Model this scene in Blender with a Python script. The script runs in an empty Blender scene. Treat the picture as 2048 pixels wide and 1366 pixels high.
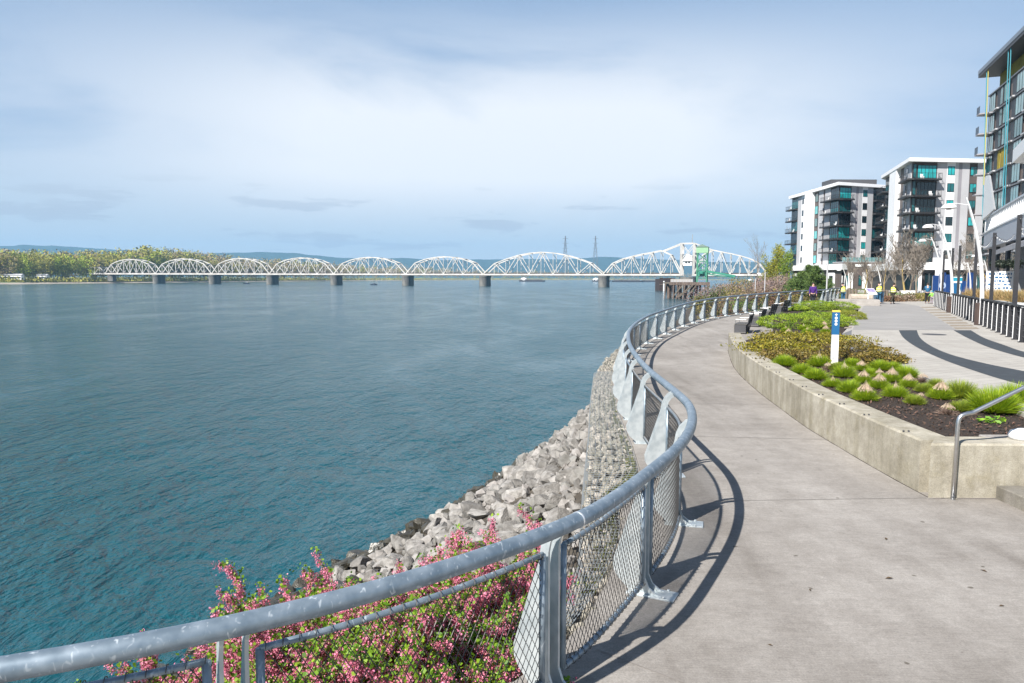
import bpy, bmesh, math, random
import numpy as np
from mathutils import Vector, Matrix, noise as mnoise
rnd = random.Random(7)
nrs = np.random.RandomState(11)
SC = bpy.context.scene
COL = SC.collection
R = math.radians
PI = math.pi

# ------------------------------------------------------------------ camera model
FPX = 1500.0; TH = math.atan(128/1500); ROLL = R(0.2); CZ = 2.8
WATER = -5.2
def ray(x, y):
    u = (x-1024)/FPX; v = (683-y)/FPX
    c, s = math.cos(ROLL), math.sin(ROLL)
    u, v = u*c-v*s, u*s+v*c
    return (u, math.cos(TH)+v*math.sin(TH), -math.sin(TH)+v*math.cos(TH))
def at(x, y, z=0.0):          # survey: direction to a spot on the level z
    d = ray(x, y); t = (z-CZ)/d[2]
    return Vector((d[0]*t, d[1]*t, z))
def far(x, y, D):             # survey: spot at distance D ahead
    d = ray(x, y); t = D/d[1]
    return Vector((d[0]*t, D, CZ+d[2]*t))
def colx(x, D, y=560):
    d = ray(x, y); return d[0]/d[1]*D

def smooth(a, b, x):
    t = min(1, max(0, (x-a)/(b-a))); return t*t*(3-2*t)
def zb(D):                    # height of the river walk
    return 0.5*smooth(26, 50, D)+0.19*smooth(48, 63, D)
PZ = 0.70                     # plaza level
def interp(x, pts):
    xs = [p[0] for p in pts]; ys = [p[1] for p in pts]
    return float(np.interp(x, xs, ys))

# ------------------------------------------------------------------ objects
def tag(o, label=None, cat=None, group=None, kind=None):
    if label: o['label'] = label
    if cat: o['category'] = cat
    if group: o['group'] = group
    if kind: o['kind'] = kind
    return o
def empty(name, loc=(0, 0, 0), rz=0, label=None, cat=None, group=None):
    o = bpy.data.objects.new(name, None); COL.objects.link(o)
    o.location = loc; o.rotation_euler = (0, 0, rz); o.empty_display_size = .2
    return tag(o, label, cat, group)
def link(name, me, mat=None, parent=None):
    o = bpy.data.objects.new(name, me); COL.objects.link(o)
    if mat and not me.materials: me.materials.append(mat)
    if parent: o.parent = parent
    return o
def dup(o, loc=None, rz=None, sc=None, label=None, group=None, parent=None):
    c = o.copy(); COL.objects.link(c)
    if parent: c.parent = parent
    if loc is not None: c.location = loc
    if rz is not None: c.rotation_euler = (0, 0, rz)
    if sc is not None: c.scale = sc if hasattr(sc, '__len__') else (sc, sc, sc)
    if label: c['label'] = label
    if group: c['group'] = group
    for ch in list(o.children): dup(ch, parent=c)
    return c

class MB:
    def __init__(s): s.v = []; s.f = []; s.m = []; s.mi = 0
    def add(s, vs, fs):
        b = len(s.v); s.v.extend([tuple(v) for v in vs])
        for f in fs: s.f.append(tuple(i+b for i in f)); s.m.append(s.mi)
        return s
    def box(s, x0, x1, y0, y1, z0, z1, mt=None):
        vs = [Vector((x, y, z)) for z in (z0, z1) for y in (y0, y1) for x in (x0, x1)]
        if mt is not None: vs = [mt @ v for v in vs]
        return s.add(vs, [(0, 2, 3, 1), (4, 5, 7, 6), (0, 1, 5, 4), (2, 6, 7, 3), (0, 4, 6, 2), (1, 3, 7, 5)])
    def beam(s, a, b, w, h=None, up=(0, 0, 1)):
        a = Vector(a); b = Vector(b); h = h or w
        d = (b-a); L = d.length
        if L < 1e-6: return s
        d /= L; up = Vector(up)
        if abs(d.dot(up)) > .98: up = Vector((0, 1, 0))
        x = d.cross(up).normalized(); z = x.cross(d)
        vs = [p+x*(i*w/2)+z*(j*h/2) for p in (a, b) for (i, j) in ((-1, -1), (1, -1), (1, 1), (-1, 1))]
        return s.add(vs, [(0, 1, 2, 3), (7, 6, 5, 4), (0, 4, 5, 1), (1, 5, 6, 2), (2, 6, 7, 3), (3, 7, 4, 0)])
    def tube(s, pts, r, n=8, cap=True):
        pts = [Vector(p) for p in pts]; m = len(pts)
        rs = r if hasattr(r, '__len__') else [r]*m
        vs = []; ref = None
        for i, p in enumerate(pts):
            d = (pts[min(i+1, m-1)]-pts[max(i-1, 0)])
            d = d.normalized() if d.length > 1e-9 else Vector((0, 0, 1))
            if ref is None: ref = Vector((0, 0, 1)) if abs(d.z) < .9 else Vector((1, 0, 0))
            x = d.cross(ref)
            if x.length < 1e-4: x = d.orthogonal()
            x.normalize(); y = x.cross(d); 
            ref = y if abs(d.z) > .5 or m > 2 else ref
            for k in range(n):
                a = 2*PI*k/n
                vs.append(p+x*(math.cos(a)*rs[i])+y*(math.sin(a)*rs[i]))
        fs = [(i*n+k, i*n+(k+1) % n, (i+1)*n+(k+1) % n, (i+1)*n+k) for i in range(m-1) for k in range(n)]
        if cap: fs += [tuple(range(n-1, -1, -1)), tuple((m-1)*n+k for k in range(n))]
        return s.add(vs, fs)
    def lathe(s, prof, n=16, c=(0, 0, 0)):
        vs = [(c[0]+r*math.cos(2*PI*k/n), c[1]+r*math.sin(2*PI*k/n), c[2]+z) for r, z in prof for k in range(n)]
        m = len(prof)
        fs = [(i*n+k, i*n+(k+1) % n, (i+1)*n+(k+1) % n, (i+1)*n+k) for i in range(m-1) for k in range(n)]
        fs += [tuple(range(n-1, -1, -1)), tuple((m-1)*n+k for k in range(n))]
        return s.add(vs, fs)
    def prism(s, poly, z0, z1):          # poly in plan, counter-clockwise
        n = len(poly)
        vs = [(p[0], p[1], z0) for p in poly]+[(p[0], p[1], z1) for p in poly]
        return s.add(vs, [tuple(range(n-1, -1, -1)), tuple(range(n, 2*n))]+[(i, (i+1) % n, n+(i+1) % n, n+i) for i in range(n)])
    def poly(s, pts, z=None):
        return s.add([(p[0], p[1], p[2] if z is None else z) for p in pts], [tuple(range(len(pts)))])
    def strip(s, A, B):                  # ribbon between two polylines
        n = len(A)
        return s.add(list(A)+list(B), [(i, i+1, n+i+1, n+i) for i in range(n-1)])
    def mesh(s, name='mesh', smooth=False):
        me = bpy.data.meshes.new(name); me.from_pydata(s.v, [], s.f)
        if smooth: me.polygons.foreach_set('use_smooth', [True]*len(me.polygons))
        me.update(); return me
    def build(s, name, mats, parent=None, smooth=False, bevel=0):
        me = s.mesh(name, smooth)
        if not isinstance(mats, (list, tuple)): mats = [mats]
        for m in mats: me.materials.append(m)
        if len(mats) > 1: me.polygons.foreach_set('material_index', s.m)
        o = link(name, me, None, parent)
        if bevel:
            b = o.modifiers.new('bevel', 'BEVEL'); b.width = bevel; b.segments = 2; b.limit_method = 'ANGLE'
        return o

def quads_mesh(name, V):      # V: (n,4,3) separate leaf-sized faces
    n = len(V); me = bpy.data.meshes.new(name)
    me.vertices.add(n*4); me.vertices.foreach_set('co', np.ascontiguousarray(V, dtype=np.float32).ravel())
    me.loops.add(n*4); me.loops.foreach_set('vertex_index', np.arange(n*4, dtype=np.int32))
    me.polygons.add(n); me.polygons.foreach_set('loop_start', np.arange(0, n*4, 4, dtype=np.int32))
    try: me.polygons.foreach_set('loop_total', np.full(n, 4, dtype=np.int32))
    except Exception: pass
    me.update(calc_edges=True); me.validate(); return me
def leaf_quads(P, size, aspect=.6, up=0.3, rs=nrs, jit=.4):
    n = len(P)
    nrm = rs.normal(size=(n, 3)); nrm[:, 2] += up; nrm /= np.linalg.norm(nrm, axis=1)[:, None]
    t = rs.normal(size=(n, 3)); t -= (t*nrm).sum(1)[:, None]*nrm; t /= np.linalg.norm(t, axis=1)[:, None]
    b = np.cross(nrm, t); s = size*(1+jit*(rs.rand(n)*2-1)); s = s[:, None]
    return np.stack([P-t*s*.5, P+b*s*aspect*.5, P+t*s*.5+nrm*s*.12, P-b*s*aspect*.5], 1)
def clumps(n, k, spread, surf=.6, rs=nrs):     # points in clumps filling a unit ball, hollow bias
    d = rs.normal(size=(n, 3)); d /= np.linalg.norm(d, axis=1)[:, None]
    rad = (surf+(1-surf)*rs.rand(n))[:, None]
    c = d*rad
    p = np.repeat(c, k, 0)+rs.normal(size=(n*k, 3))*spread
    return p

# ------------------------------------------------------------------ materials
MATS = {}
def nodes(m):
    m.use_nodes = True; nt = m.node_tree; return nt, nt.nodes, nt.links, nt.nodes['Principled BSDF']
def M(name, col, rough=.6, metal=0., var=0., scale=4., col2=None, bump=0., bscale=None, island=0., stretch=None, spec=None, detail=5, trans=0.):
    if name in MATS: return MATS[name]
    m = bpy.data.materials.new(name); nt, N, L, P = nodes(m)
    P.inputs['Roughness'].default_value = rough; P.inputs['Metallic'].default_value = metal
    if spec is not None: P.inputs['Specular IOR Level'].default_value = spec
    P.inputs['Base Color'].default_value = (*col, 1)
    tc = N.new('ShaderNodeTexCoord'); src = tc.outputs['Object']
    if stretch:
        mp = N.new('ShaderNodeMapping'); mp.inputs['Scale'].default_value = stretch
        L.new(src, mp.inputs['Vector']); src = mp.outputs['Vector']
    out = None
    if var or col2:
        nz = N.new('ShaderNodeTexNoise'); nz.inputs['Scale'].default_value = scale; nz.inputs['Detail'].default_value = detail
        nz.inputs['Roughness'].default_value = .65
        L.new(src, nz.inputs['Vector'])
        rp = N.new('ShaderNodeValToRGB'); rp.color_ramp.elements[0].position = .32; rp.color_ramp.elements[1].position = .68
        a = [c*(1-var) for c in col]; b = col2 or [min(1, c*(1+var)) for c in col]
        rp.color_ramp.elements[0].color = (*a, 1); rp.color_ramp.elements[1].color = (*b, 1)
        L.new(nz.outputs['Fac'], rp.inputs['Fac']); out = rp.outputs['Color']
    if island:
        g = N.new('ShaderNodeNewGeometry'); h = N.new('ShaderNodeHueSaturation')
        mr = N.new('ShaderNodeMapRange'); mr.inputs['To Min'].default_value = 1-island; mr.inputs['To Max'].default_value = 1+island
        L.new(g.outputs['Random Per Island'], mr.inputs['Value']); L.new(mr.outputs['Result'], h.inputs['Value'])
        m2 = N.new('ShaderNodeMath'); m2.operation = 'MULTIPLY_ADD'; m2.inputs[1].default_value = -.04; m2.inputs[2].default_value = .52
        L.new(g.outputs['Random Per Island'], m2.inputs[0]); L.new(m2.outputs[0], h.inputs['Hue'])
        if out: L.new(out, h.inputs['Color'])
        else: h.inputs['Color'].default_value = (*col, 1)
        out = h.outputs['Color']
    if out: L.new(out, P.inputs['Base Color'])
    if bump:
        nb = N.new('ShaderNodeTexNoise'); nb.inputs['Scale'].default_value = bscale or scale*4; nb.inputs['Detail'].default_value = 4
        L.new(src, nb.inputs['Vector']); bp = N.new('ShaderNodeBump'); bp.inputs['Strength'].default_value = min(1, bump); bp.inputs['Distance'].default_value = .02*max(1, bump)
        L.new(nb.outputs['Fac'], bp.inputs['Height']); L.new(bp.outputs['Normal'], P.inputs['Normal'])
    if trans:
        tb = N.new('ShaderNodeBsdfTranslucent'); mx = N.new('ShaderNodeMixShader'); mx.inputs[0].default_value = trans
        if out: L.new(out, tb.inputs['Color'])
        else: tb.inputs['Color'].default_value = (*col, 1)
        L.new(P.outputs[0], mx.inputs[1]); L.new(tb.outputs[0], mx.inputs[2]); L.new(mx.outputs[0], N['Material Output'].inputs['Surface'])
    MATS[name] = m; return m

def concrete(name, c1, c2, big=.35, speck=.12, stain=None, zspan=None):
    """weathered concrete: broad blotches, fine grain, tyre-like streaks"""
    m = bpy.data.materials.new(name); nt, N, L, P = nodes(m); P.inputs['Roughness'].default_value = .85
    P.inputs['Specular IOR Level'].default_value = .25
    tc = N.new('ShaderNodeTexCoord')
    def noise(sc, det=6, rough=.6, stretch=None, rot=0):
        n = N.new('ShaderNodeTexNoise'); n.inputs['Scale'].default_value = sc; n.inputs['Detail'].default_value = det; n.inputs['Roughness'].default_value = rough
        if stretch:
            mp = N.new('ShaderNodeMapping'); mp.inputs['Scale'].default_value = stretch; mp.inputs['Rotation'].default_value = (0, 0, rot)
            L.new(tc.outputs['Object'], mp.inputs['Vector']); L.new(mp.outputs['Vector'], n.inputs['Vector'])
        else: L.new(tc.outputs['Object'], n.inputs['Vector'])
        return n.outputs['Fac']
    def ramp(f, p0, p1, a, b):
        r = N.new('ShaderNodeValToRGB'); r.color_ramp.elements[0].position = p0; r.color_ramp.elements[1].position = p1
        r.color_ramp.elements[0].color = (*a, 1); r.color_ramp.elements[1].color = (*b, 1); L.new(f, r.inputs['Fac']); return r.outputs['Color']
    def mul(a, b, f=1.0):
        x = N.new('ShaderNodeMix'); x.data_type = 'RGBA'; x.blend_type = 'MULTIPLY'; x.inputs['Factor'].default_value = f
        L.new(a, x.inputs['A']); L.new(b, x.inputs['B']); return x.outputs['Result']
    base = ramp(noise(big, 7, .62), .36, .66, c1, c2)
    base = mul(base, ramp(noise(3.2, 8, .72), .35, .62, (.86, .85, .84), (1.05, 1.05, 1.05)))
    base = mul(base, ramp(noise(60, 3, .8), .35, .65, (1-speck*1.6,)*3, (1+speck,)*3))
    base = mul(base, ramp(noise(16, 4, .7), .3, .7, (1-speck,)*3, (1+speck*.8,)*3))
    if stain == 'walk':
        base = mul(base, ramp(noise(.55, 6, .6, (2.6, .35, 1), R(-38)), .40, .56, (.90, .895, .89), (1, 1, 1)))
        base = mul(base, ramp(noise(1.1, 2, .5), .24, .34, (.86, .85, .84), (1, 1, 1)))
        base = mul(base, ramp(noise(26, 3, .6, (.12, 3.5, 1), R(8)), .36, .62, (.90, .90, .90), (1.04, 1.04, 1.04)))
        base = mul(base, ramp(noise(7.5, 1, .3), .20, .225, (.45, .43, .40), (1, 1, 1)))
        base = mul(base, ramp(noise(.33, 3, .5, (5.0, .5, 1), R(34)), .30, .40, (.84, .83, .82), (1, 1, 1)))
    if stain == 'wall':
        base = mul(base, ramp(noise(1.2, 5, .6, (3.0, 3.0, .22)), .34, .58, (.80, .79, .74), (1.02, 1.02, 1.02)))
        base = mul(base, ramp(noise(2.2, 6, .7, (1, 1, 1)), .30, .45, (.86, .84, .76), (1, 1, 1)))
    L.new(base, P.inputs['Base Color'])
    bp = N.new('ShaderNodeBump'); bp.inputs['Strength'].default_value = .35; bp.inputs['Distance'].default_value = .006
    L.new(noise(90, 4, .7), bp.inputs['Height']); L.new(bp.outputs['Normal'], P.inputs['Normal'])
    MATS[name] = m; return m

m_walk = concrete('walk_concrete', (.245, .226, .206), (.34, .318, .294), stain='walk')
m_wallc = concrete('wall_concrete', (.30, .275, .22), (.42, .39, .325), big=.8, stain='wall')
m_kerb = concrete('kerb_concrete', (.29, .27, .25), (.39, .365, .34), big=.8)
m_joint = M('joint', (.22, .20, .185), .9)
m_asph = M('asphalt', (.255, .245, .235), .9, var=.10, scale=.6, bump=.2, bscale=60)
m_dark = M('dark_paving', (.035, .042, .05), .85, var=.2, scale=3)
m_soil = M('mulch', (.012, .008, .006), .95, col2=(.05, .032, .022), scale=22, bump=2.2, bscale=28)
m_steel = M('stainless', (.62, .62, .62), .32, 1.0, var=.08, scale=20)
m_white = M('white_paint', (.80, .80, .80), .5, var=.03, scale=2)
m_white2 = M('white_cladding', (.80, .80, .81), .6, var=.03, scale=.6)
m_grey = M('grey_cladding', (.44, .44, .455), .6, var=.05, scale=.5)
m_grey2 = M('mid_grey_cladding', (.27, .26, .28), .6, var=.05, scale=.5)
m_brown = M('brown_cladding', (.10, .08, .072), .6, var=.1, scale=.5)
m_black = M('dark_metal', (.022, .022, .026), .45, var=.1)
m_dgrey = M('dark_grey', (.06, .06, .065), .6, var=.1)
m_lamp = M('lamp_white', (.72, .72, .72), .4, var=.03)
m_wood = M('weathered_wood', (.16, .13, .10), .85, var=.35, scale=3, stretch=(6, 6, .6))
m_woodd = M('dark_piling', (.07, .045, .035), .85, col2=(.22, .17, .14), scale=1.3, stretch=(2, 2, .3))
m_bench = M('bench_slat', (.12, .115, .11), .7, var=.2, scale=6)
m_blue = M('sign_blue', (.012, .11, .26), .45)
m_hoard = M('hoarding_blue', (.010, .045, .17), .5, var=.15, scale=.6)
m_teal = M('sign_teal', (.02, .30, .42), .5)
m_yellow = M('signal_yellow', (.75, .55, .10), .5)
m_vest = M('vest_yellow', (.80, .85, .12), .6, var=.06)
m_skin = M('skin', (.52, .32, .24), .55)

def glass(name, col, rough=.06):
    m = M(name, col, rough, 0, var=.35, scale=.35, spec=.9); return m
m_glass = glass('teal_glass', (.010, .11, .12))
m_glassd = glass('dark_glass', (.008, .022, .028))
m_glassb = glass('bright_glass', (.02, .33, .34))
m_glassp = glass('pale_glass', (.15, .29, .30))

def galv(name, c1, c2, spots):
    m = bpy.data.materials.new(name); nt, N, L, P = nodes(m)
    P.inputs['Metallic'].default_value = .55; P.inputs['Roughness'].default_value = .42
    tc = N.new('ShaderNodeTexCoord')
    n1 = N.new('ShaderNodeTexNoise'); n1.inputs['Scale'].default_value = 9; n1.inputs['Detail'].default_value = 6
    L.new(tc.outputs['Object'], n1.inputs['Vector'])
    r1 = N.new('ShaderNodeValToRGB'); r1.color_ramp.elements[0].position = .38; r1.color_ramp.elements[1].position = .64
    r1.color_ramp.elements[0].color = (*c1, 1); r1.color_ramp.elements[1].color = (*c2, 1); L.new(n1.outputs['Fac'], r1.inputs['Fac'])
    mp = N.new('ShaderNodeMapping'); mp.inputs['Scale'].default_value = (1.5, 1.0, .6); mp.inputs['Rotation'].default_value = (.3, 0, R(35)); L.new(tc.outputs['Object'], mp.inputs['Vector'])
    n2 = N.new('ShaderNodeTexNoise'); n2.inputs['Scale'].default_value = 26; n2.inputs['Detail'].default_value = 1.5; n2.inputs['Distortion'].default_value = .8
    L.new(mp.outputs['Vector'], n2.inputs['Vector'])
    r2 = N.new('ShaderNodeValToRGB'); r2.color_ramp.elements[0].position = spots; r2.color_ramp.elements[1].position = spots+.16
    r2.color_ramp.elements[0].color = (0, 0, 0, 1); r2.color_ramp.elements[1].color = (1, 1, 1, 1); L.new(n2.outputs['Fac'], r2.inputs['Fac'])
    mx = N.new('ShaderNodeMix'); mx.data_type = 'RGBA'; L.new(r2.outputs['Color'], mx.inputs['Factor'])
    L.new(r1.outputs['Color'], mx.inputs['A']); mx.inputs['B'].default_value = (.50, .55, .585, 1)
    L.new(mx.outputs['Result'], P.inputs['Base Color'])
    ml = N.new('ShaderNodeMath'); ml.operation = 'MULTIPLY_ADD'; ml.inputs[1].default_value = -.3; ml.inputs[2].default_value = .5
    L.new(r2.outputs['Color'], ml.inputs[0]); L.new(ml.outputs[0], P.inputs['Metallic'])
    rr = N.new('ShaderNodeMapRange'); rr.inputs['To Min'].default_value = .34; rr.inputs['To Max'].default_value = .55
    L.new(n1.outputs['Fac'], rr.inputs['Value']); L.new(rr.outputs['Result'], P.inputs['Roughness'])
    MATS[name] = m; return m
m_rail = galv('galvanised_rail', (.18, .235, .285), (.29, .35, .405), .62)
m_galv = galv('galvanised_plate', (.46, .51, .53), (.60, .64, .65), .70)
m_wire = M('mesh_wire', (.10, .095, .09), .5, .5)
m_gwire = M('gabion_wire', (.34, .37, .39), .45, .4)

# ------------------------------------------------------------------ river rail path
RH = 1.20
RPX = [(-420, 1400), (-200, 1375), (0, 1339), (200, 1308), (440, 1261), (600, 1222), (740, 1186), (896, 1141), (1000, 1101), (1160, 1043), (1227, 1000), (1314, 933), (1356, 897), (1379, 865), (1386, 838), (1380, 812),
       (1366, 797), (1337, 773), (1300, 743), (1276, 717), (1262, 696), (1257, 679), (1259, 662), (1274, 645), (1299, 631), (1331, 620), (1374, 607), (1423, 597.5), (1473, 592), (1523, 587.5), (1573, 584), (1620, 581.3), (1655, 579.5)]
def rail_pt(x, y):
    D = 20.
    for _ in range(60):
        p = at(x, y, RH+zb(D)); D = .5*D+.5*min(70, max(1, p.y))
    return at(x, y, RH+zb(D))
raw = [rail_pt(*p) for p in RPX]
raw += [raw[-1]+Vector((2.6, 5.5, 0)), raw[-1]+Vector((6.0, 11, 0))]
def catmull(P, n=16):
    out = []
    for i in range(len(P)-1):
        p0 = P[max(i-1, 0)]; p1 = P[i]; p2 = P[i+1]; p3 = P[min(i+2, len(P)-1)]
        for k in range(n):
            t = k/n
            out.append(.5*((2*p1)+(p2-p0)*t+(2*p0-5*p1+4*p2-p3)*t*t+(3*p1-p0-3*p2+p3)*t**3))
    out.append(P[-1]); return out
def resample(P, step):
    d = [0]
    for a, b in zip(P, P[1:]): d.append(d[-1]+(b-a).length)
    n = int(d[-1]/step)
    s = np.linspace(0, d[-1], n+1)
    A = np.array([[p.x, p.y, p.z] for p in P])
    return [Vector((np.interp(q, d, A[:, 0]), np.interp(q, d, A[:, 1]), np.interp(q, d, A[:, 2]))) for q in s], d[-1]
path = catmull(raw); path, LEN = resample(path, .1)
A = np.array([[p.x, p.y] for p in path])
for w in (9, 9):
    K = np.ones(w)/w
    B = A.copy()
    for c in (0, 1):
        B[w:-w, c] = np.convolve(A[:, c], K, 'same')[w:-w]
    A = B
path = [Vector((a[0], a[1], 0)) for a in A]
S = [0]
for a, b in zip(path, path[1:]): S.append(S[-1]+(b-a).length)
S = np.array(S); PA = np.array([[p.x, p.y] for p in path])
def rp(s, n=0., z=0.):        # spot along the rail, n metres inward, z above the walk
    x = np.interp(s, S, PA[:, 0]); y = np.interp(s, S, PA[:, 1])
    e = .12
    tx = np.interp(s+e, S, PA[:, 0])-np.interp(s-e, S, PA[:, 0]); ty = np.interp(s+e, S, PA[:, 1])-np.interp(s-e, S, PA[:, 1])
    l = math.hypot(tx, ty) or 1; tx /= l; ty /= l
    return Vector((x+ty*n, y-tx*n, z+zb(y))), math.atan2(ty, tx)
def s_at_px(px, py):
    q = rail_pt(px, py); d = (PA[:, 0]-q.x)**2+(PA[:, 1]-q.y)**2
    return float(S[int(np.argmin(d))])

def project(p):
    d = Vector(p)-Vector((0, 0, CZ)); c, s = math.cos(TH), math.sin(TH)
    dep = d.y*c-d.z*s
    if dep < .05: return None
    return (1024+FPX*d.x/dep, 683-FPX*(d.y*s+d.z*c)/dep, dep)

# ------------------------------------------------------------------ setting: walk, plaza, banks, water
OUT = [(-8, -16), (2.2, -7), (2.9, -5), (3.4, -3.6), (3.75, -2.6), (4.1, -1.75), (4.6, -.75), (5.03, .05), (5.63, .44), (6.03, .62), (6.94, .94), (7.96, 1.2), (9.5, 1.39), (10.58, 1.85), (12.24, 2.0), (13.76, 2.1), (15.77, 2.25), (18.97, 2.62)]
def xrail(Y): return float(np.interp(Y, PA[:, 1], PA[:, 0]))
def xout(Y): return interp(Y, OUT) if Y < 19 else xrail(Y)-.42
WB = [(1456, 701), (1470, 737), (1511, 778), (1567, 821), (1614, 855), (1670, 889), (1722, 920), (1760, 942), (1831, 981), (1858, 995)]
wall_base = [at(x, y, zb(28) if y < 720 else 0) for x, y in WB]
wall_base = [Vector((p.x, p.y, 0)) for p in wall_base]
wb_rev = wall_base[::-1]                      # near to far
def xwall(Y): return interp(Y, [(p.y, p.x) for p in wb_rev])
BEDL = [at(x, y, .6) for x, y in [(1546, 664), (1546, 640), (1566, 623), (1588, 617), (1606, 611)]]
def xbed(Y): return interp(Y, [(29.0, xwall(29.0))]+[(p.y, p.x) for p in BEDL])

mb = MB(); ys = list(np.arange(-8, 67, .5)); rows = []
for Y in ys:
    a = xout(Y); b = 45 if Y < 9.6 else (xwall(Y)+.25 if Y < 29 else xbed(Y)+.12)
    rows.append([(a, Y, zb(Y)-.5), (a, Y, zb(Y)-.03), (a+.03, Y, zb(Y))]+[(a+.03+(b-a-.03)*k/6, Y, zb(Y)) for k in range(1, 7)])
W = len(rows[0]); mb.add([p for r in rows for p in r], [(i*W+k, i*W+k+1, (i+1)*W+k+1, (i+1)*W+k) for i in range(len(rows)-1) for k in range(W-1)])
tag(mb.build('walkway', m_walk), kind='structure')
# saw-cut joints across the walk
mj = MB()
def joint(a, b, w=.012):
    n = 8; a = Vector(a); b = Vector(b); d = (b-a).normalized(); q = Vector((-d.y, d.x, 0))*w/2
    P = [a+(b-a)*i/n for i in range(n+1)]
    mj.strip([(p.x+q.x, p.y+q.y, zb(p.y)+.004) for p in P], [(p.x-q.x, p.y-q.y, zb(p.y)+.004) for p in P])
joint(at(1360, 1003), at(1852, 996)); joint(at(1195, 1300), at(1420, 1385)); joint(at(1300, 712), at(1456, 702), .02)
for Y in (13.1, 16.7, 20.2, 23.8, 31.5, 35.5, 40, 45, 50): joint((xrail(Y)+.1, Y+.1, 0), ((xwall(Y) if Y < 29 else xbed(Y)), Y-.2, 0), .014)
joint(at(1858, 997.5), (9, 9.36, 0)); 
tag(mj.build('walkway_joints', m_joint), kind='structure')
mg = MB(); bb, _ = resample(catmull(wb_rev, 8), .4); wob = [.016+.012*mnoise.noise((p.x*2, p.y*2, 0)) for p in bb]
def lft(i): t = (bb[min(i+1, len(bb)-1)]-bb[max(i-1, 0)]).normalized(); return Vector((-t.y, t.x, 0))
mg.strip([(p.x+lft(i).x*.004, p.y+lft(i).y*.004, zb(p.y)+.003) for i, p in enumerate(bb)], [(p.x+lft(i).x*wob[i], p.y+lft(i).y*wob[i], zb(p.y)+.003) for i, p in enumerate(bb)])
mg.strip([(x, 9.40, .003) for x in (5.4, 6.1, 7, 9)], [(x, 9.385-.012*(k % 2), .003) for k, x in enumerate((5.4, 6.1, 7, 9))])
tag(mg.build('wall_base_gap', m_soil), kind='structure')
lfm = MB().add([(-.035, 0, 0), (0, .014, .012), (.04, .002, .004), (0, -.016, .010)], [(0, 1, 2), (0, 2, 3)]).mesh('fallen_leaf'); lfm.materials.append(M('dead_leaf', (.05, .03, .015), .9, col2=(.12, .08, .04), scale=20))
for k, (x, y, w_) in enumerate([(1778, 1157, 'beside the wall corner'), (1772, 1078, 'lying furthest out on the walk below the handrail'), (1968, 1142, 'near the steps at the right'), (2004, 1212, 'near the right picture edge'), (1620, 1180, 'in the middle of the walk'), (1540, 1290, 'low in the middle of the walk')]):
    o = bpy.data.objects.new('fallen_leaf', lfm); COL.objects.link(o); o.location = at(x, y, .004); o.rotation_euler = (0, 0, k*1.1); o.scale = (1.1-.1*k,)*3; tag(o, 'small dry brown leaf '+w_, 'leaf', 'dry leaves on the walk')

# planting bed soil and plaza
SOILR = [at(x, y, PZ) for x, y in [(1722, 612), (1710, 632), (1696, 655), (1684, 668), (1691, 690), (1716, 706), (1757, 722), (1800, 737), (1863, 762), (1950, 792), (2048, 826)]]
wtin = [at(x, y, .72) for x, y in [(1490, 676), (1517, 707), (1567, 742), (1614, 766), (1757, 813), (1907, 864)]]
soil_poly = [(p.x, p.y) for p in wtin[::-1]]+[(p.x, p.y) for p in BEDL]+[(p.x, p.y) for p in SOILR]+[(9.4, 9.9)]
soil_poly = [(wtin[-1].x, 9.75)]+soil_poly[1:-1]+[(9.4, 9.75)]
mb = MB(); mb.prism(soil_poly[::-1], .1, .63)
o = tag(mb.build('planting_bed', m_soil), kind='structure')
plaza_poly = [(9.4, 4), (160, 4), (160, 140), (60, 140), (40, 72), (31, 68.5), (26.5, 66.5)]+[(p.x, p.y) for p in SOILR]+[(9.4, 9.75)]
def paver_mat():
    m = bpy.data.materials.new('light_pavers'); nt, N, L, P = nodes(m); P.inputs['Roughness'].default_value = .8; P.inputs['Specular IOR Level'].default_value = .3
    tc = N.new('ShaderNodeTexCoord'); mp = N.new('ShaderNodeMapping'); mp.inputs['Rotation'].default_value = (0, 0, R(-28)); L.new(tc.outputs['Object'], mp.inputs['Vector'])
    b = N.new('ShaderNodeTexBrick'); b.inputs['Scale'].default_value = 1.0; b.inputs['Brick Width'].default_value = .6; b.inputs['Row Height'].default_value = .3; b.inputs['Mortar Size'].default_value = .009
    b.inputs['Color1'].default_value = (.36, .34, .315, 1); b.inputs['Color2'].default_value = (.40, .38, .35, 1); b.inputs['Mortar'].default_value = (.22, .21, .19, 1)
    L.new(mp.outputs['Vector'], b.inputs['Vector'])
    n = N.new('ShaderNodeTexNoise'); n.inputs['Scale'].default_value = .8; n.inputs['Detail'].default_value = 7; n.inputs['Roughness'].default_value = .65; L.new(tc.outputs['Object'], n.inputs['Vector'])
    r = N.new('ShaderNodeValToRGB'); r.color_ramp.elements[0].position = .3; r.color_ramp.elements[1].position = .7; r.color_ramp.elements[0].color = (.84, .83, .81, 1); r.color_ramp.elements[1].color = (1.05, 1.05, 1.04, 1)
    L.new(n.outputs['Fac'], r.inputs['Fac']); x = N.new('ShaderNodeMix'); x.data_type = 'RGBA'; x.blend_type = 'MULTIPLY'; x.inputs['Factor'].default_value = 1
    L.new(b.outputs['Color'], x.inputs['A']); L.new(r.outputs['Color'], x.inputs['B']); L.new(x.outputs['Result'], P.inputs['Base Color']); return m
m_pave = paver_mat()
mb = MB(); mb.prism(plaza_poly, .15, PZ); tag(mb.build('plaza', m_pave), kind='structure')
def P7(l, dz): return [tuple(at(x, y, PZ)+Vector((0, 0, dz))) for x, y in l]
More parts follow.
